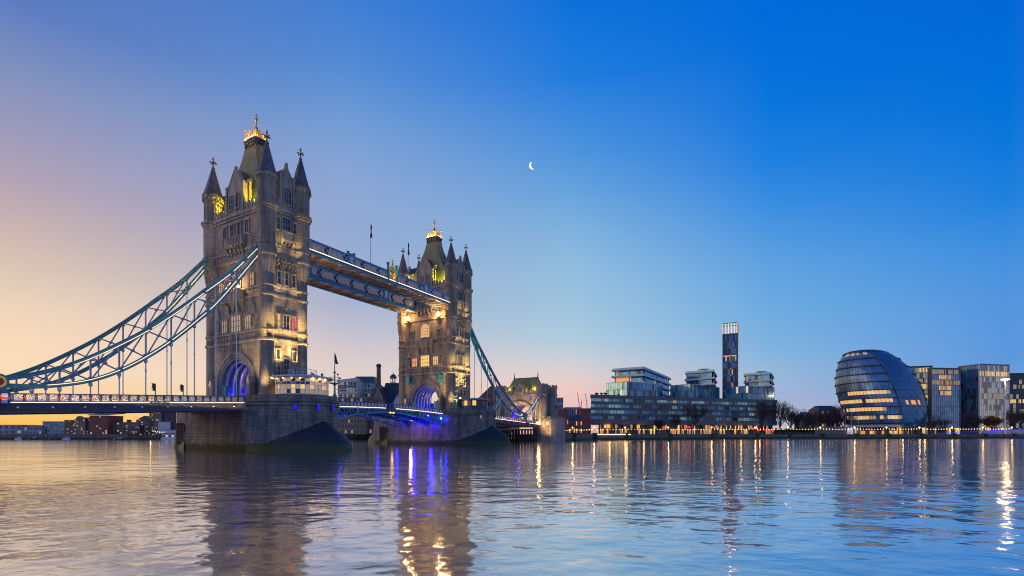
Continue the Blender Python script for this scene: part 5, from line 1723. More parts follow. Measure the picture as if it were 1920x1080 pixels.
office('olive glass office wing with glowing floors close behind the egg shaped hall', 1700, 440, 1747.5, 435, 56, 11, 2.2, YL, 31, lit=[(10, .35, .9, 'window_yellow'), (8, .4, 1, 'window_dim'), (7, .5, 1, 'window_yellow'), (6, .55, 1, 'window_dim'), (5, .6, 1, 'window_yellow'), (4, .65, 1, 'window_dim')])
office('grey blue office with four lit window groups between the hall and the pale yellow office', 1747, 432, 1800, 436, 54, 11, 2.0, [('glass_steel', 9), ('blue_glass', 1)], 32, depth=7, lit=[(10, .0, .95, 'window_dim'), (9, .25, .7, 'window_warm'), (8, .0, 1, 'window_dim'), (8, .2, .75, 'window_warm'), (7, .25, .7, 'window_warm'), (6, .25, .7, 'window_warm')])
office('pale yellow glass office lit through, with open roof frame, behind the tall street light', 1836, 430, 1892, 436, 57, 11, 2.0, [('glass_olive', 3), ('window_faint', 6), ('glass_steel', 1)], 34, lit=[(9, .0, .95, 'window_yellow'), (1, .3, .8, 'window_yellow'), (5, .3, .9, 'window_dim'), (0, .1, .4, 'window_yellow')], frame='pale_clad', depth=17, left=16.5)
office('dark office with scattered yellow windows at the right edge of the view', 1893, 446, 1990, 440, 51, 11, 2.2, [('dark_glass', 5), ('deep_glass', 3), ('window_faint', .8)], 35, lit=[(5, 0, .4, 'window_yellow'), (8, .1, .4, 'window_dim'), (3, .2, .35, 'window_dim')], frame='dark_metal')

xa, ya = shore_px_early(1528, 7); xb, yb = shore_px_early(1588, 7)
hx = MB('evergreen')
rg = random.Random(9)
for k in range(150):
    q = k / 149; xq, yq = shore_px_early(1452 + 84 * q, 24)
    hx.sphere((xq, yq + rg.uniform(-1, 1), GZ + rg.uniform(.8, 3.4)), rg.uniform(.7, 1.5), 6, 4)
tag(hx.build('hedge'), 'dark clipped hedge behind the bare trees between the dark block and the school', 'hedge')
hb = MB('slate_clad'); hb.bar((xa, ya, GZ + 2.6), (xb, yb, GZ + 2.6), .5, 5.2)
tag(hb.build('hoarding'), 'long black hoarding at the left foot of the egg shaped hall', 'hoarding')
# ---- smaller buildings
def building(label, pl, pr, D, ytop, wall, rows_, cols, table, seed, depth=14, roof='flat', rr=.5, cat='building', name='building', group=None, dr=None, wh=.55, ww=.55, base=0.0, roofmat='lead_roof', zg=GZ):
    rng = random.Random(seed)
    t, W = frame_root(name, label, cat, pl, D, pr, dr or D, group, zg)
    H = zz(ytop, D) - zg
    b = MB(wall)
    if roof == 'gable':
        b.prism([(0, 0), (W, 0), (W, H * (1 - rr)), (W / 2, H), (0, H * (1 - rr))], 0, depth, 'y'); Hw = H * (1 - rr)
    elif roof == 'hip':
        Hw = H * (1 - rr); b.box(0, W, 0, depth, 0, Hw)
    else:
        Hw = H; b.box(0, W, 0, depth, 0, H); b.box(-.15, W + .15, -.15, depth + .15, H - .3, H + .15)
    b.build('wall', t)
    if roof == 'hip':
        r = MB(roofmat); r.loft([[(-.3, -.3, Hw), (W + .3, -.3, Hw), (W + .3, depth + .3, Hw), (-.3, depth + .3, Hw)], [(W * .12, depth * .4, H), (W * .88, depth * .4, H), (W * .88, depth * .6, H), (W * .12, depth * .6, H)]]); r.build('roof', t)
    if roof == 'gable':
        r = MB(roofmat)
        for s in (0, 1):
            x0, x1 = (0, W / 2) if s == 0 else (W, W / 2)
            r.add([(x0 - (.3 if s == 0 else -.3), -.25, Hw - .1), (x1, -.25, H + .12), (x1, depth, H + .12), (x0 - (.3 if s == 0 else -.3), depth, Hw - .1), (x0 - (.3 if s == 0 else -.3), -.25, Hw + .15), (x1, -.25, H + .4), (x1, depth, H + .4), (x0 - (.3 if s == 0 else -.3), depth, Hw + .15)],
                  [(0,1,2,3), (4,5,6,7), (0,1,5,4), (1,2,6,5), (2,3,7,6), (3,0,4,7)])
        r.build('roof', t)
    fh = (Hw - base) / rows_
    cw = W / cols
    single = rows_ * cols <= 64
    for k in range(rows_):
        z0 = base + fh * (k + (1 - wh) / 2); z1 = z0 + fh * wh
        g = MB()
        for i in range(cols):
            x0 = cw * (i + (1 - ww) / 2); x1 = x0 + cw * ww
            if single: g = MB()
            g.use(pick(rng, table)).add([(x0, -.03, z0), (x1, -.03, z0), (x1, -.03, z1), (x0, -.03, z1)], [(0, 1, 2, 3)])
            if single: g.build('window', t)
        if not single: g.build('window_row', t)
    return t, W, H
DK = [('dark_glass', 5), ('deep_glass', 2), ('window_dim', .6)]
LITB = [('dark_glass', 6), ('window_dim', 1.6), ('window_warm', .3)]
FB = 'waterfront buildings on the far left bank'
lb = [
 ('low blue grey shed at the far left edge of the water', -30, 42, 300, 797, 'grey_render', 2, 6, DK, 'flat', .2),
 ('blue grey warehouse with shallow roof beside the low shed', 40, 78, 298, 797, 'grey_render', 2, 7, DK, 'hip', .2),
 ('pale grey office slab on the far left bank under the near deck', 80, 122, 300, 790.5, 'grey_render', 6, 9, [('dark_glass', 4), ('teal_glass', 3), ('blue_glass', 2)], 'flat', .3),
 ('brown flats with stepped balconies right of the pale grey slab', 121, 140, 298, 788, 'brown_brick', 7, 5, LITB, 'flat', .3),
 ('tan flats with a round gable and lit balconies on the far left bank', 139, 159, 297, 782, 'yellow_brick', 8, 5, LITB, 'hip', .12),
 ('dark narrow flats squeezed beside the red brick tower', 158, 169, 298, 785, 'dark_brick', 8, 3, LITB, 'flat', .2),
 ('red brick apartment tower with sloping roof, tallest on the far left bank', 168, 202, 296, 779.5, 'red_brick', 8, 6, LITB, 'flat', .3),
 ('long yellow brick warehouse with three roof stacks, right of the red tower', 202, 262, 300, 792, 'yellow_brick', 5, 11, [('dark_glass', 6), ('window_amber', .6)], 'flat', .3),
 ('dark low brick house in front of the yellow brick warehouse', 236, 262, 292, 796, 'dark_brick', 5, 6, LITB, 'hip', .2),
 ('pinkish gabled warehouse at the edge of the strung lights', 260, 282, 296, 781, 'brown_brick', 7, 5, LITB, 'gable', .15),
 ('tan warehouse with rows of lit windows above the floating restaurant', 280, 302, 297, 775, 'yellow_brick', 8, 6, LITB, 'flat', .3),
 ('tall dark warehouse against the near pier', 300, 326, 298, 772, 'dark_brick', 7, 3, DK, 'flat', .3),
 ('narrow lit stair tower of a warehouse just beside the near pier', 324, 345, 300, 772, 'dark_brick', 9, 5, [('window_warm', 3), ('dark_glass', 2)], 'flat', .3),
]
for i, (lab, pl, pr, D, yt, wl, rw, cl, tb, rf, rr) in enumerate(lb):
    t, W, H = building(lab, pl, pr, D + 6, yt, wl, rw, cl, tb, 50 + i, 12, rf, rr, group=FB, name='waterfront_building')
    if 'round gable' in lab:
        g = MB('yellow_brick'); g.prism([(W / 2 + 2.0 * math.cos(math.pi * k / 10), H * .9 + 1.6 * math.sin(math.pi * k / 10)) for k in range(11)], -.1, 1, 'y'); g.build('gable', t)
    if 'three roof stacks' in lab:
        for x in (.25, .55, .85):
            g = MB('brown_brick'); g.box(W * x - .7, W * x + .7, 2, 4, H, H + 1.6); g.build('chimney', t)
    if 'sloping roof' in lab:
        g = MB('lead_roof'); g.shear_box(-.5, W + .8, -1, 13, H + .3, H + .7, H + 1.6, H + 2.0); g.build('roof', t)
    if 'warehouse against' in lab:
        g = MB('white_render'); g.box(-.2, W * .8, -1.2, -.1, 0, H * .55); g.build('annex', t)

# ---- warehouses between the two piers
t, W, H = building('cream warehouse with painted name on its gable wall, seen over the bascules', 633, 669, 288, 713, 'cream_render', 5, 9, [('dark_glass', 3), ('window_dim', 2)], 90, 20, 'flat', name='warehouse', cat='warehouse', base=12, wh=.5)
b = MB('pale_clad'); b.prism([(-.2, H), (W + .2, H), (W + .2, H + 1.2), (W * .95, H + 1.4), (0, H + .1)], -.2, 6, 'y'); b.build('gable', t)
b = MB('cream_render')
for z in (H - 5.2, H - 7.2, H - 1.0): b.box(-.4, W + .4, -.5, .1, z, z + .45)
b.build('cornice', t)
cu = bpy.data.curves.new('painted_name', 'FONT'); cu.body = 'BUTLERS WHARF'; cu.size = 1.6; cu.extrude = .03
to = bpy.data.objects.new('painted_name', cu); C.objects.link(to); to.parent = t
to.location = (.25, -.15, H - 4.1); to.rotation_euler = (math.pi / 2, 0, 0); to.scale = ((W - .5) / 12.2, 1.35, 1)
cu.materials.append(M['dark_metal'])
bpy.context.view_layer.update()
tm = bpy.data.meshes.new_from_object(to.evaluated_get(bpy.context.evaluated_depsgraph_get()))
tn = bpy.data.objects.new('painted_lettering', tm); C.objects.link(tn); tn.parent = t
tn.location, tn.rotation_euler, tn.scale = to.location, to.rotation_euler, to.scale
bpy.data.objects.remove(to)
t, W, H = building('tall glazed attic block with dark mansard roof behind the cream warehouse', 655, 700, 300, 703, 'cream_render', 7, 8, [('dark_glass', 3), ('blue_glass', 2), ('window_dim', .5)], 91, 20, 'hip', .14, name='warehouse', cat='warehouse', base=10)
t, W, H = building('brick gabled warehouse with two lamps below the tall chimney', 690, 726, 292, 722, 'yellow_brick', 4, 4, [('dark_glass', 4), ('window_dim', 1)], 92, 18, 'gable', .5, name='warehouse', cat='warehouse', base=8)
for x in (.28, .72):
    g = MB('bulb_glow'); g.sphere((W * x, -.3, H * .6), .3, 6, 4); g.build('wall_lamp', t)
t, W, H = building('slate roofed hall with a domed lantern left of the far tower', 712, 760, 300, 716, 'brown_brick', 3, 8, DK, 93, 16, 'hip', .45, name='warehouse', cat='warehouse', base=6)
g = MB('white_render'); g.lathe([(1.7, H - .3), (1.7, H + 2.6), (2.0, H + 2.7), (2.0, H + 2.9)], W * .42, 7, 8); g.use('lead_roof').lathe([(2.1, H + 2.9), (1.8, H + 3.9), (1.1, H + 4.8), (.2, H + 5.2), (.08, H + 6.6)], W * .42, 7, 8); g.build('cupola', t)
g = MB('window_pale')
for i in range(8):
    a = math.pi / 4 * i + math.pi / 8
    g.bar((W * .42 + 1.65 * math.cos(a), 7 + 1.65 * math.sin(a), H + .4), (W * .42 + 1.65 * math.cos(a), 7 + 1.65 * math.sin(a), H + 2.2), .6, .1, (math.cos(a), math.sin(a), 0))
g.build('lantern_window', t)
building('narrow white house beside the far tower', 737, 752, 286, 740, 'white_render', 4, 3, DK, 94, 10, 'gable', .2, name='house', cat='house')
building('tan brick warehouse with small arched windows, seen under the near bascule', 634, 686, 280, 745, 'yellow_brick', 7, 9, [('dark_glass', 4), ('window_dim', 1.2)], 95, 12, 'flat', name='warehouse', cat='warehouse', ww=.45)
building('plain brick quay house behind the far pier', 684, 735, 284, 758, 'brown_brick', 5, 7, [('dark_glass', 4), ('window_dim', 1)], 96, 8, 'flat', name='warehouse', cat='warehouse')
cx_, cy_ = at(710, 302)
t = thing('factory_chimney', 'tall round brick chimney with dark cap above the gabled warehouse', 'chimney', (cx_, cy_, GZ))
zc = zz(683, 302) - GZ
b = MB('brown_brick'); b.lathe([(1.9, 0), (1.35, zc - 16), (1.15, zc - 1.6)], 0, 0, 14); b.build('shaft', t)
b = MB('lead_roof'); b.lathe([(1.3, zc - 1.6), (1.45, zc - 1.2), (1.45, zc - .5), (.9, zc + .1), (.1, zc + .4)], 0, 0, 14); b.build('cap', t)
ox, oy = at(738, 250)

# ---- right bank, near the gatehouse
building('dark gabled warehouse behind the suspension chain left of the gatehouse', 893, 948, 262, 725, 'brown_brick', 5, 6, [('dark_glass', 4), ('window_dim', 1.2), ('blue_glass', 1)], 97, 14, 'gable', .3, name='warehouse', cat='warehouse')
building('grey modern block behind the gatehouse', 1035, 1056, 300, 746, 'grey_render', 6, 5, DK, 98, 14, 'flat', name='house', cat='building')
building('red brick pub with dark windows right of the gatehouse', 1046, 1066, 262, 768, 'red_brick', 3, 5, DK, 99, 10, 'flat', name='house', cat='house')
building('low grey roofed building behind the red brick houses', 1060, 1090, 300, 764, 'grey_render', 3, 8, DK, 100, 10, 'flat', name='house', cat='building')
building('red brick row house with lit ground floor', 1066, 1092, 275, 778, 'red_brick', 2, 6, [('dark_glass', 2), ('window_warm', 1), ('window_amber', 1)], 101, 10, 'hip', .25, name='house', cat='house')
t, W, H = building('orange red brick house with white gable window beside the dark block', 1089, 1108, 290, 766, 'red_brick', 2, 3, [('dark_glass', 1)], 102, 10, 'flat', name='house', cat='house')
building('dark Victorian school with chimneys left of the egg shaped hall', 1536, 1572, 440, 760, 'brown_brick', 4, 8, [('dark_glass', 4), ('window_dim', 1.6), ('window_warm', .7)], 103, 16, 'hip', .15, name='school', cat='school')
building('small dark house with white gable among bare trees', 1504, 1527, 430, 773, 'dark_brick', 3, 4, [('dark_glass', 4), ('white_render', 1)], 104, 12, 'gable', .3, name='house', cat='house')
for k, (px, py, lean) in enumerate(((1083, 737, -.16), (1091, 750, .12), (1098, 738, -.12))):
    D = 420
    x, y = at(px + (lean * -40), D)
    t = thing('tower_crane', ['thin leaning crane with red lamp, leftmost of the three', 'shortest crane with red lamp between two taller ones', 'thin leaning crane with red lamp, beside the dark apartment block'][k], 'crane', (x, y, GZ), 0, 'distant cranes with red lamps')
    H = zz(py, D) - GZ
    b = MB('pale_clad')
    b.box(-.4, .4, -.4, .4, 0, H * .45)
    tip = (lean * 17, 0, H)
    for s in (-.35, .35): b.bar((s, 0, H * .4), (tip[0] + s * .3, 0, H), .22, .22)
    for q in range(8): b.bar((-.35 + lean * 17 * q / 8, 0, H * (.4 + .6 * q / 8)), (.35 + lean * 17 * (q + 1) / 8, 0, H * (.4 + .6 * (q + 1) / 8)), .14, .14)
    b.bar((0, 0, H * .45), (-lean * 14, 0, H * .5), .4, .4); b.build('jib', t)
    g = MB('signal_red'); g.sphere((tip[0], 0, H + .2), .45, 6, 4); g.build('warning_lamp', t)

# ---- river walls
def river_wall(name, label, pts, z0, z1, thick=1.0, m_='wall_stone'):
    b = MB(m_)
    n = len(pts); ring = []
    vs = []; fs = []
    for x, y in pts: vs += [(x, y, z0), (x, y, z1), (x, y + thick, z1), (x, y + thick, z0)]
    for i in range(n - 1):
        a = i * 4
        fs += [(a, a + 4, a + 5, a + 1), (a + 1, a + 5, a + 6, a + 2), (a + 2, a + 6, a + 7, a + 3)]
    fs += [(0, 1, 2, 3), (4 * n - 4, 4 * n - 1, 4 * n - 2, 4 * n - 3)]
    b.add(vs, fs)
    return tag(b.build(name), label, 'wall')
river_wall('river_wall', 'long stone river wall below the promenade on the right bank', SHORE[7:], -1.5, 3.0)
river_wall('river_wall', 'dark quay wall below the warehouses on the left bank', SHORE[:8], -1.5, 2.96)
# wall buttress blocks with lamps
LAMPS = [1052.5, 1073.5, 1113.8, 1172, 1253, 1334, 1415.7, 1477, 1538, 1602, 1662, 1724, 1785, 1842.5, 1897]
LPOS = []
names = ['beside the gatehouse steps', 'by the red brick pub', 'at the left end of the dark apartment block', 'over the lit terrace', 'before the left red shop signs', 'before the middle shops of the dark block', 'before the right shops of the dark block',
         'by the bare trees right of the dark block', 'left of the egg shaped hall', 'at the left foot of the egg shaped hall', 'before the lobby of the egg shaped hall', 'at the right foot of the egg shaped hall', 'before the grey blue office', 'left of the tall street light', 'right of the tall street light']
proto = None
for i, px in enumerate(LAMPS):
    x, y = shore_px(px, 2.2)
    H = zz(801.5, y) - GZ
    t = thing('promenade_lamp', 'glowing globe lamp on the river wall ' + names[i], 'street lamp', (x, y, GZ), 0, 'globe lamps along the promenade')
    b = MB('dark_metal'); b.lathe([(.32, 0), (.3, .5), (.14, .7), (.09, H - .6), (.22, H - .5), (.1, H - .4)], 0, 0, 8); b.box(-.4, .4, -.1, .1, H - 1.1, H - 1.0); b.build('post', t)
    g = MB('lamp_glow'); g.sphere((0, 0, H), .3 * y / 330, 10, 6); g.build('globe', t)
    lamp('POINT', (0, -.5, H), 170, (1, .6, .24), t, .3)
    LPOS.append((x, y, H))
    w_ = MB('wall_stone'); w_.box(-1.2, 1.2, -.5, .6, -4.2, .6)
    pk = w_.build('wall_pier', None); pk.location = (x, y - 2.4, GZ)
    tag(pk, 'stone wall block under the globe lamp ' + names[i], 'wall pier', 'stone blocks of the river wall')
def festoon(a, c, label, name='light_string'):
    b = MB('dark_metal', 'bulb_glow')
    (x0, y0, h0), (x1, y1, h1) = a, c
    L = math.hypot(x1 - x0, y1 - y0); n = max(6, int(L / 2.3))
    pts = []
    for k in range(n + 1):
        u = k / n
        pts.append(Vector((x0 + (x1 - x0) * u, y0 + (y1 - y0) * u, GZ + h0 + (h1 - h0) * u - .9 - .9 * 4 * u * (1 - u) * .35)))
    for p, q in zip(pts, pts[1:]): b.tube(p, q, .04, n=3)
    b.use('bulb_glow')
    for p in pts: b.sphere(p, .16 * y0 / 330, 5, 3)
    o = b.build(name)
    return tag(o, label, 'string lights', 'strings of bulbs between promenade lamps')
spans = ['from the lamp by the gatehouse steps to the red brick pub', 'before the orange red brick house', 'over the lit terrace of the dark block', 'between the terrace and the red shop signs', 'between the red shop signs and the middle shops', 'between the middle and the right shops',
         'past the right end of the dark block', 'under the bare trees', 'before the dark Victorian school', 'at the left half of the egg shaped hall', 'at the right half of the egg shaped hall', 'before the olive glass office', 'before the blue glass office side', 'behind the tall street light post']
for i in range(len(LPOS) - 1):
    festoon(LPOS[i], LPOS[i + 1], 'small warm bulb string ' + spans[i])
x, y = shore_px(1120, 1.2); x2, y2 = shore_px(1181, 1.2)
b = MB('pale_clad', 'window_yellow'); b.bar((x, y - 1.4, GZ - .1), (x2, y2 - 1.4, GZ - .1), .3, .3)
b.use('strip_yellow') if emit('strip_yellow', (1, .66, .22), 5) else None
b.bar((x, y - 1.62, GZ - .1), (x2, y2 - 1.62, GZ - .1), .12, .34)
tag(b.build('terrace_light'), 'bright yellow light strip on the river wall below the terrace', 'light strip')

rl = MB('grey_metal')
pp = [shore_px(1060 + 20 * k, 1.6) for k in range(46)]
for p, q in zip(pp, pp[1:]):
    rl.bar((p[0], p[1], GZ + 1.1), (q[0], q[1], GZ + 1.1), .07, .07); rl.bar((p[0], p[1], GZ + .6), (q[0], q[1], GZ + .6), .04, .04)
    for k in (0, .5): rl.bar((p[0] + (q[0] - p[0]) * k, p[1] + (q[1] - p[1]) * k, GZ), (p[0] + (q[0] - p[0]) * k, p[1] + (q[1] - p[1]) * k, GZ + 1.1), .07, .07)
tag(rl.build('railing'), 'thin grey railing on top of the long stone river wall', 'railing')
# tall street light
x, y = shore_px(1884.5, 6)
t = thing('tall_street_light', 'very tall pale street light with glowing disc head near the right edge', 'street light', (x, y, GZ))
H = zz(712, y) - GZ
b = MB('white_paint'); b.lathe([(.5, 0), (.42, H * .6), (.2, H - .3)], 0, 0, 10); b.lathe([(.25, H * .66), (1.1, H * .68), (1.4, H * .7), (.3, H * .7)], 0, 0, 12); b.build('post', t)
b = MB('white_paint'); b.lathe([(.3, H + .5), (2.4, H + .75), (2.9, H + .55), (2.9, H + .4)], 0, 0, 16); b.tube((0, 0, H), (0, 0, H + 4.2), .06); b.build('reflector', t)
g = MB('disc_glow'); g.lathe([(.4, H - .55), (2.1, H - .1), (2.7, H + .35), (.3, H + .4)], 0, 0, 16); g.build('disc_lamp', t)
lamp('POINT', (0, -1, H - 1.2), 3500, (1, .68, .32), t, .8)
# curved ramp with blue light line
b = MB('white_render'); g = MB('blue_light')
pts = []
for px, py in ((1758, 813), (1780, 811.5), (1800, 810), (1830, 809.5), (1850, 810), (1868, 812.5)):
    x, y = shore_px(px, 4); pts.append((x, y, zz(py, y)))
for p, q in zip(pts, pts[1:]): g.bar((p[0], p[1] - .3, p[2]), (q[0], q[1] - .3, q[2]), .3, .32)
pts2 = []
for px, py in ((1846, 808.3), (1880, 806.5), (1915, 804.4), (1960, 801)):
    x, y = shore_px(px, 7); pts2.append((x, y, zz(py, y)))
for p, q in zip(pts2, pts2[1:]):
    g.bar((p[0], p[1] - .4, p[2]), (q[0], q[1] - .4, q[2]), .3, .4)
    b.add([(p[0], p[1], GZ), (q[0], q[1], GZ), (q[0], q[1], q[2]), (p[0], p[1], p[2]), (p[0], p[1] + 3, GZ), (q[0], q[1] + 3, GZ), (q[0], q[1] + 3, q[2]), (p[0], p[1] + 3, p[2])], [(0,1,2,3), (4,5,6,7), (3,2,6,7), (0,1,5,4), (0,3,7,4), (1,2,6,5)])
ro = b.build('promenade_ramp'); tag(ro, 'low pale ramp with blue light line at the right edge of the promenade', 'ramp')
go = g.build('light_line', ro)
# flagpoles by the hall
for px, h, lab, cl in ((1584.5, 15.5, 'flagpole with bright pink flag before the egg shaped hall', 'pink_cloth'), (1596, 15, 'middle flagpole before the egg shaped hall', 'flag_cloth'), (1609, 15, 'flagpole nearest the lobby of the egg shaped hall', 'flag_cloth')):
    x, y = shore_px(px, 3.5)
    t = thing('flagpole', lab, 'flagpole', (x, y, GZ), 0, 'flagpoles before the hall')
    b = MB('white_paint'); b.lathe([(.14, 0), (.07, h), (.02, h + .2)], 0, 0, 6); b.build('pole', t)
    f = MB(cl); rings = []
    big = cl == 'pink_cloth'
    for k in range(7):
        z = h - .2 - (4.2 if big else 2.6) * k / 6; xo = (-.35 if big else -.1) * k * (.9 if big else .3)
        rr = .9 - .08 * k if big else .35
        rings.append([(xo + rr * math.cos(a) * .8 - .3, .12 * math.sin(a), z + .3 * math.cos(a)) for a in [2 * math.pi * i / 8 for i in range(8)]])
    f.loft(rings); f.build('flag', t)

# people by the hall
def person(px, off, label, cloth, h=1.75, step=.18):
    x, y = shore_px(px, off)
    me = bpy.data.meshes.new('person')
    s = h / 1.75
    V = [(0, 0, .95), (0, 0, 1.2), (0, 0, 1.42), (0, .0, 1.52), (0, -.02, 1.66), (.2, 0, 1.4), (.26, .03, 1.12), (.24, -.08, .86), (-.2, 0, 1.4), (-.26, -.03, 1.12), (-.24, .08, .86), (.1, 0, .88), (.11, -step * .6, .48), (.11, -step, .06), (.11, -step - .14, .03), (-.1, 0, .88), (-.11, step * .5, .48), (-.11, step, .07), (-.11, step - .14, .03)]
    E_ = [(0,1),(1,2),(2,3),(3,4),(2,5),(5,6),(6,7),(2,8),(8,9),(9,10),(0,11),(11,12),(12,13),(13,14),(0,15),(15,16),(16,17),(17,18)]
    Rr = [.15,.15,.16,.06,.11,.07,.05,.04,.07,.05,.04,.1,.075,.05,.04,.1,.075,.05,.04]
    me.from_pydata([tuple(c * s for c in v) for v in V], E_, [])
    o = bpy.data.objects.new('person', me); C.objects.link(o); o.location = (x, y, GZ)
    m1 = o.modifiers.new('skin', 'SKIN'); m2 = o.modifiers.new('smooth', 'SUBSURF'); m2.levels = 1; m2.render_levels = 1
    for v, r_ in zip(me.skin_vertices[0].data, Rr): v.radius = (r_ * s, r_ * s)
    me.skin_vertices[0].data[0].use_root = True
    me.materials.append(M[cloth])
    hair = MB('dark_cloth'); hair.sphere((0, .0, 1.7 * s), .115 * s, 8, 6); hair.build('hair', o)
    tag(o, label, 'person', 'people by the hall')
person(1592.5, 3.0, 'person in red clothes walking by the pink flag', 'red_cloth', 1.9)
person(1600.5, 3.2, 'person in dark clothes standing right of the person in red', 'dark_cloth', 1.8, .05)

# ---- bare winter trees
def tree_mesh(seed, H, spread, levels=5, leaf=None, upright=.55):
    rng = random.Random(seed)
    tr = MB('bark'); tw = MB('bark' if leaf is None else leaf)
    def grow(p, d, L, r, lv):
        q = p + d * L
        b = tr if lv >= levels - 1 else tw
        b.tube(p, q, max(r, .02), max(r * .66, .013), 5 if lv >= levels - 1 else 3)
        if lv == 0:
            if leaf:
                for _ in range(3):
                    c = q + Vector((rng.uniform(-.6, .6), rng.uniform(-.6, .6), rng.uniform(-.5, .5)))
                    n = Vector((rng.uniform(-1, 1), rng.uniform(-1, 1), rng.uniform(-1, 1))).normalized(); s = n.cross(Vector((.3, .5, .8))).normalized(); u = n.cross(s)
                    k = rng.uniform(.18, .34)
                    tw.add([c - s * k, c + u * k * .6, c + s * k, c - u * k * .6], [(0, 1, 2, 3)])
            return
        n = rng.choice((2, 3, 3)) if lv < levels else 5
        for i in range(n):
            ax = Vector((rng.uniform(-1, 1), rng.uniform(-1, 1), 0)).normalized()
            nd = (d + ax * rng.uniform(.3, 1.0) * spread + Vector((0, 0, upright * .22))).normalized()
            u = rng.uniform(.45, 1.0) if lv < levels else rng.uniform(.6, 1.0)
            grow(p.lerp(q, u), nd, L * rng.uniform(.62, .95) * (1.0 if lv < levels else 1.25), r * .58, lv - 1)
        nd = (d + Vector((rng.uniform(-.25, .25), rng.uniform(-.25, .25), .2))).normalized()
        grow(q, nd, L * .8, r * .66, lv - 1)
    grow(Vector((0, 0, 0)), Vector((0, 0, 1)), H * .2, H * .018, levels)
    return tr, tw
TREES = {}
def tree(px, off, H, kind, label, group=None, rot=0.0, leaf=None, name='bare_tree', D=None):
    x, y = shore_px(px, off) if D is None else at(px, D)
    t = thing(name, label, 'tree', (x, y, GZ), rot, group)
    key = (kind, leaf)
    if key not in TREES:
        tr, tw = tree_mesh(kind, 10.0, .75 + .1 * (kind % 3), 5, leaf)
        a = tr.build('trunk', t); c = tw.build('crown', t); TREES[key] = (a.data, c.data)
    else:
        for nm, d in zip(('trunk', 'crown'), TREES[key]):
            o = bpy.data.objects.new(nm, d); C.objects.link(o); o.parent = t
    s = H / 8.6; t.scale = (s, s, s)
    return t
TB = 'bare trees along the right bank'
for i, (px, off, H, k, lab) in enumerate((
    (1300, 9, 20, 1, 'broad dark bare tree before the middle of the dark apartment block'),
    (1268, 11, 13, 2, 'small bare tree left of the broad tree before the dark block'),
    (1428, 10, 22, 2, 'wide bare tree before the right end of the dark block'),
    (1462, 16, 24, 3, 'tall bare tree just past the right end of the dark block'),
    (1482, 14, 17, 1, 'bare tree right of the tall one past the dark block'),
    (1496, 22, 18, 4, 'bare tree left of the small dark house'),
    (1516, 12, 14, 5, 'low bare tree before the small dark house'),
    (1531, 14, 17, 3, 'bare tree between the small house and the dark school'),
    (1550, 12, 16, 2, 'bare tree before the dark Victorian school'),
    (1562, 18, 19, 4, 'bare tree against the left side of the egg shaped hall'),
    (1572, 26, 21, 2, 'bare tree filling the gap between the dark school and the hall'),
    (1580, 24, 16, 1, 'bare tree behind the black hoarding beside the hall'),
    (1748, 14, 12, 5, 'small bare tree below the olive glass wing'),
    (1770, 16, 13, 1, 'bare tree below the grey blue office'),
    (1815, 16, 17, 2, 'bare tree below the blue glass office side'),
    (1828, 20, 15, 3, 'bare tree beside the entrance of the pale yellow office'),
    (1900, 14, 19, 4, 'bare tree below the dark office, left of the frame edge'),
    (1915, 12, 20, 5, 'bare tree cut by the right frame edge'))):
    tree(px, off, H, k, lab, TB, i * 1.1)
tree(1862, 14, 15, 7, 'rust brown leafy tree before the pale yellow office', None, .4, 'rust_leaf', 'autumn_tree')
tree(1237, 8, 9, 8, 'small dark evergreen tree by the red shop sign', None, .9, 'evergreen', 'evergreen_tree')
for i, px in enumerate((1119, 1128, 1135)):
    x, y = at(px, 330); t = thing('roof_tree', ['round headed rooftop tree at the left end of the dark block', 'middle rooftop tree at the left end of the dark block', 'rooftop tree beside the pale glass front'][i], 'tree', (x, y, 26.3), i, 'rooftop trees on the dark block')
    for nm, d in zip(('trunk', 'crown'), TREES[(8, 'evergreen')]):
        o = bpy.data.objects.new(nm, d); C.objects.link(o); o.parent = t
    t.scale = (.3, .3, .3)

# ---- boats and the floating restaurant on the left
def boat(px, D, L, label, cabin=True, rz=0.0, hull='hull_dark'):
    x, y = at(px, D)
    t = thing('moored_boat', label, 'boat', (x, y, 0), rz, 'small boats on the river')
    b = MB(hull); hw = L * .14
    b.loft([[(-L / 2, 0, z * 1.25), (-L * .3, -hw * k, z), (L * .42, -hw * k, z), (L / 2, -hw * .7 * k, z * 1.05), (L / 2, hw * .7 * k, z * 1.05), (L * .42, hw * k, z), (-L * .3, hw * k, z)] for k, z in ((.7, -.3), (.9, .3), (1, .8))])
    b.build('hull', t)
    if cabin:
        c = MB('white_render'); c.box(-L * .1, L * .34, -hw * .7, hw * .7, .8, 1.7); c.use('dark_glass').box(-L * .08, L * .32, -hw * .73, hw * .73, 1.15, 1.5); c.use('dark_metal').box(-L * .14, L * .38, -hw * .8, hw * .8, 1.7, 1.8); c.tube((L * .1, 0, 1.8), (L * .1, 0, 3.2), .06); c.build('cabin', t)
    return t
boat(222, 262, 4.4, 'small dark boat alone on the open water right of the red tower', True, .1)
boat(34, 284, 3.6, 'small pale boat moored below the blue grey warehouse', True, .0, 'white_render')
boat(62, 286, 4.2, 'dark boat moored right of the pale boat', True, .2)
boat(100, 285, 5, 'low dark barge moored below the pale grey slab', False, .1)
boat(124, 286, 4, 'pale boat moored below the stepped brown flats', True, .0, 'white_render')
boat(1898, 380, 7, 'small dark barge below the river wall at the right edge', False, .3)
boat(1708, 372, 5, 'low dark boat on the water below the egg shaped hall', False, .1)
x, y = at(318, 286)
t = thing('floating_restaurant', 'white two deck floating restaurant half hidden by the near pier', 'boat', (x, y, 0), 0)
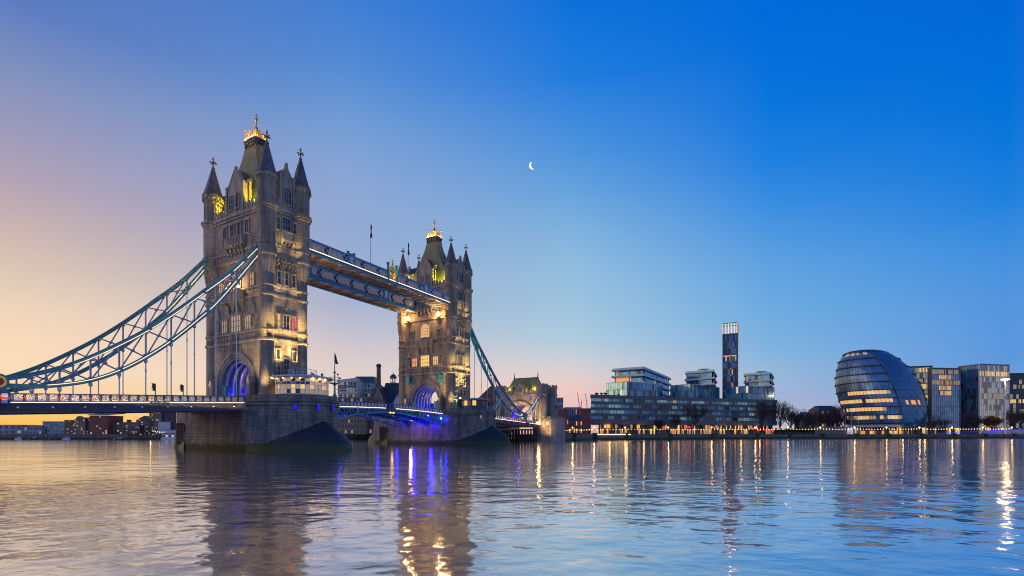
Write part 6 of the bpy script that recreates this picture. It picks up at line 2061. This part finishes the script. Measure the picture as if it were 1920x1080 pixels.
b = MB('white_render'); b.box(-3.5, 6, -2, 3, -.3, .9); b.box(-3, 6, -1.6, 2.6, .9, 3.2); b.box(-1.5, 6, -1.3, 2.3, 3.4, 5.2); b.build('hull', t)
b = MB('lead_roof'); b.box(-3.4, 6.2, -2, 3, 3.2, 3.4); b.box(-1.9, 6.2, -1.6, 2.6, 5.2, 5.4); b.build('roof', t)
for k in range(5):
    g = MB('window_warm' if k % 2 else 'dark_glass'); g.box(-2.6 + 1.6 * k, -1.6 + 1.6 * k, -1.66, -1.6, 1.4, 2.4); g.build('window', t)
x0, y0 = at(264, 286); x1, y1 = at(287, 286); x2, y2 = at(312, 286)
fo = festoon((x0, y0, .8), (x1, y1, .8), 'lit string of bulbs along the restaurant jetty', 'light_string')
fo = festoon((x1, y1, 2.6), (x2, y2, 2.2), 'drooping string of bulbs beside the floating restaurant', 'light_string')
lamp('POINT', (x1, y1 - 2, 4), 90, (1, .6, .25), None, .3)
t = thing('restaurant_jetty', 'dark timber jetty below the strung lights on the left bank', 'jetty', (x0, y0, 0))
b = MB('old_timber')
for i in range(9): b.tube((i * 1.7, 0, -1.5), (i * 1.7, 0, 2.4), .18); 
b.build('pile', t)
b = MB('old_timber'); b.box(-1, 14.5, -.6, 3, 2.4, 2.8); b.build('deck', t)

# ---- crescent moon
Dm = 3200
mx, mz = at(995.5, Dm)[0], zz(311.5, Dm)
g = MB('moon_glow'); r_ = 6.8 * Dm / FPX; n = 26
outer = [(r_ * math.cos(a), r_ * math.sin(a)) for a in [math.pi * .5 + math.pi * i / n for i in range(n + 1)]]
inner = [(-r_ * .42 * math.cos(a) * -1 if False else r_ * .5 * math.cos(a), r_ * math.sin(a)) for a in [math.pi * .5 + math.pi * i / n for i in range(1, n)]][::-1]
ca, sa = math.cos(R(14)), math.sin(R(14))
pts = [((x + r_ * .55) * ca - z * sa, (x + r_ * .55) * sa + z * ca) for x, z in outer + inner]
g.prism(pts, -4, 4, 'y')
o = g.build('moon'); o.location = (mx, Dm, mz)
tag(o, 'pale crescent moon in the blue sky right of the bridge', 'moon')
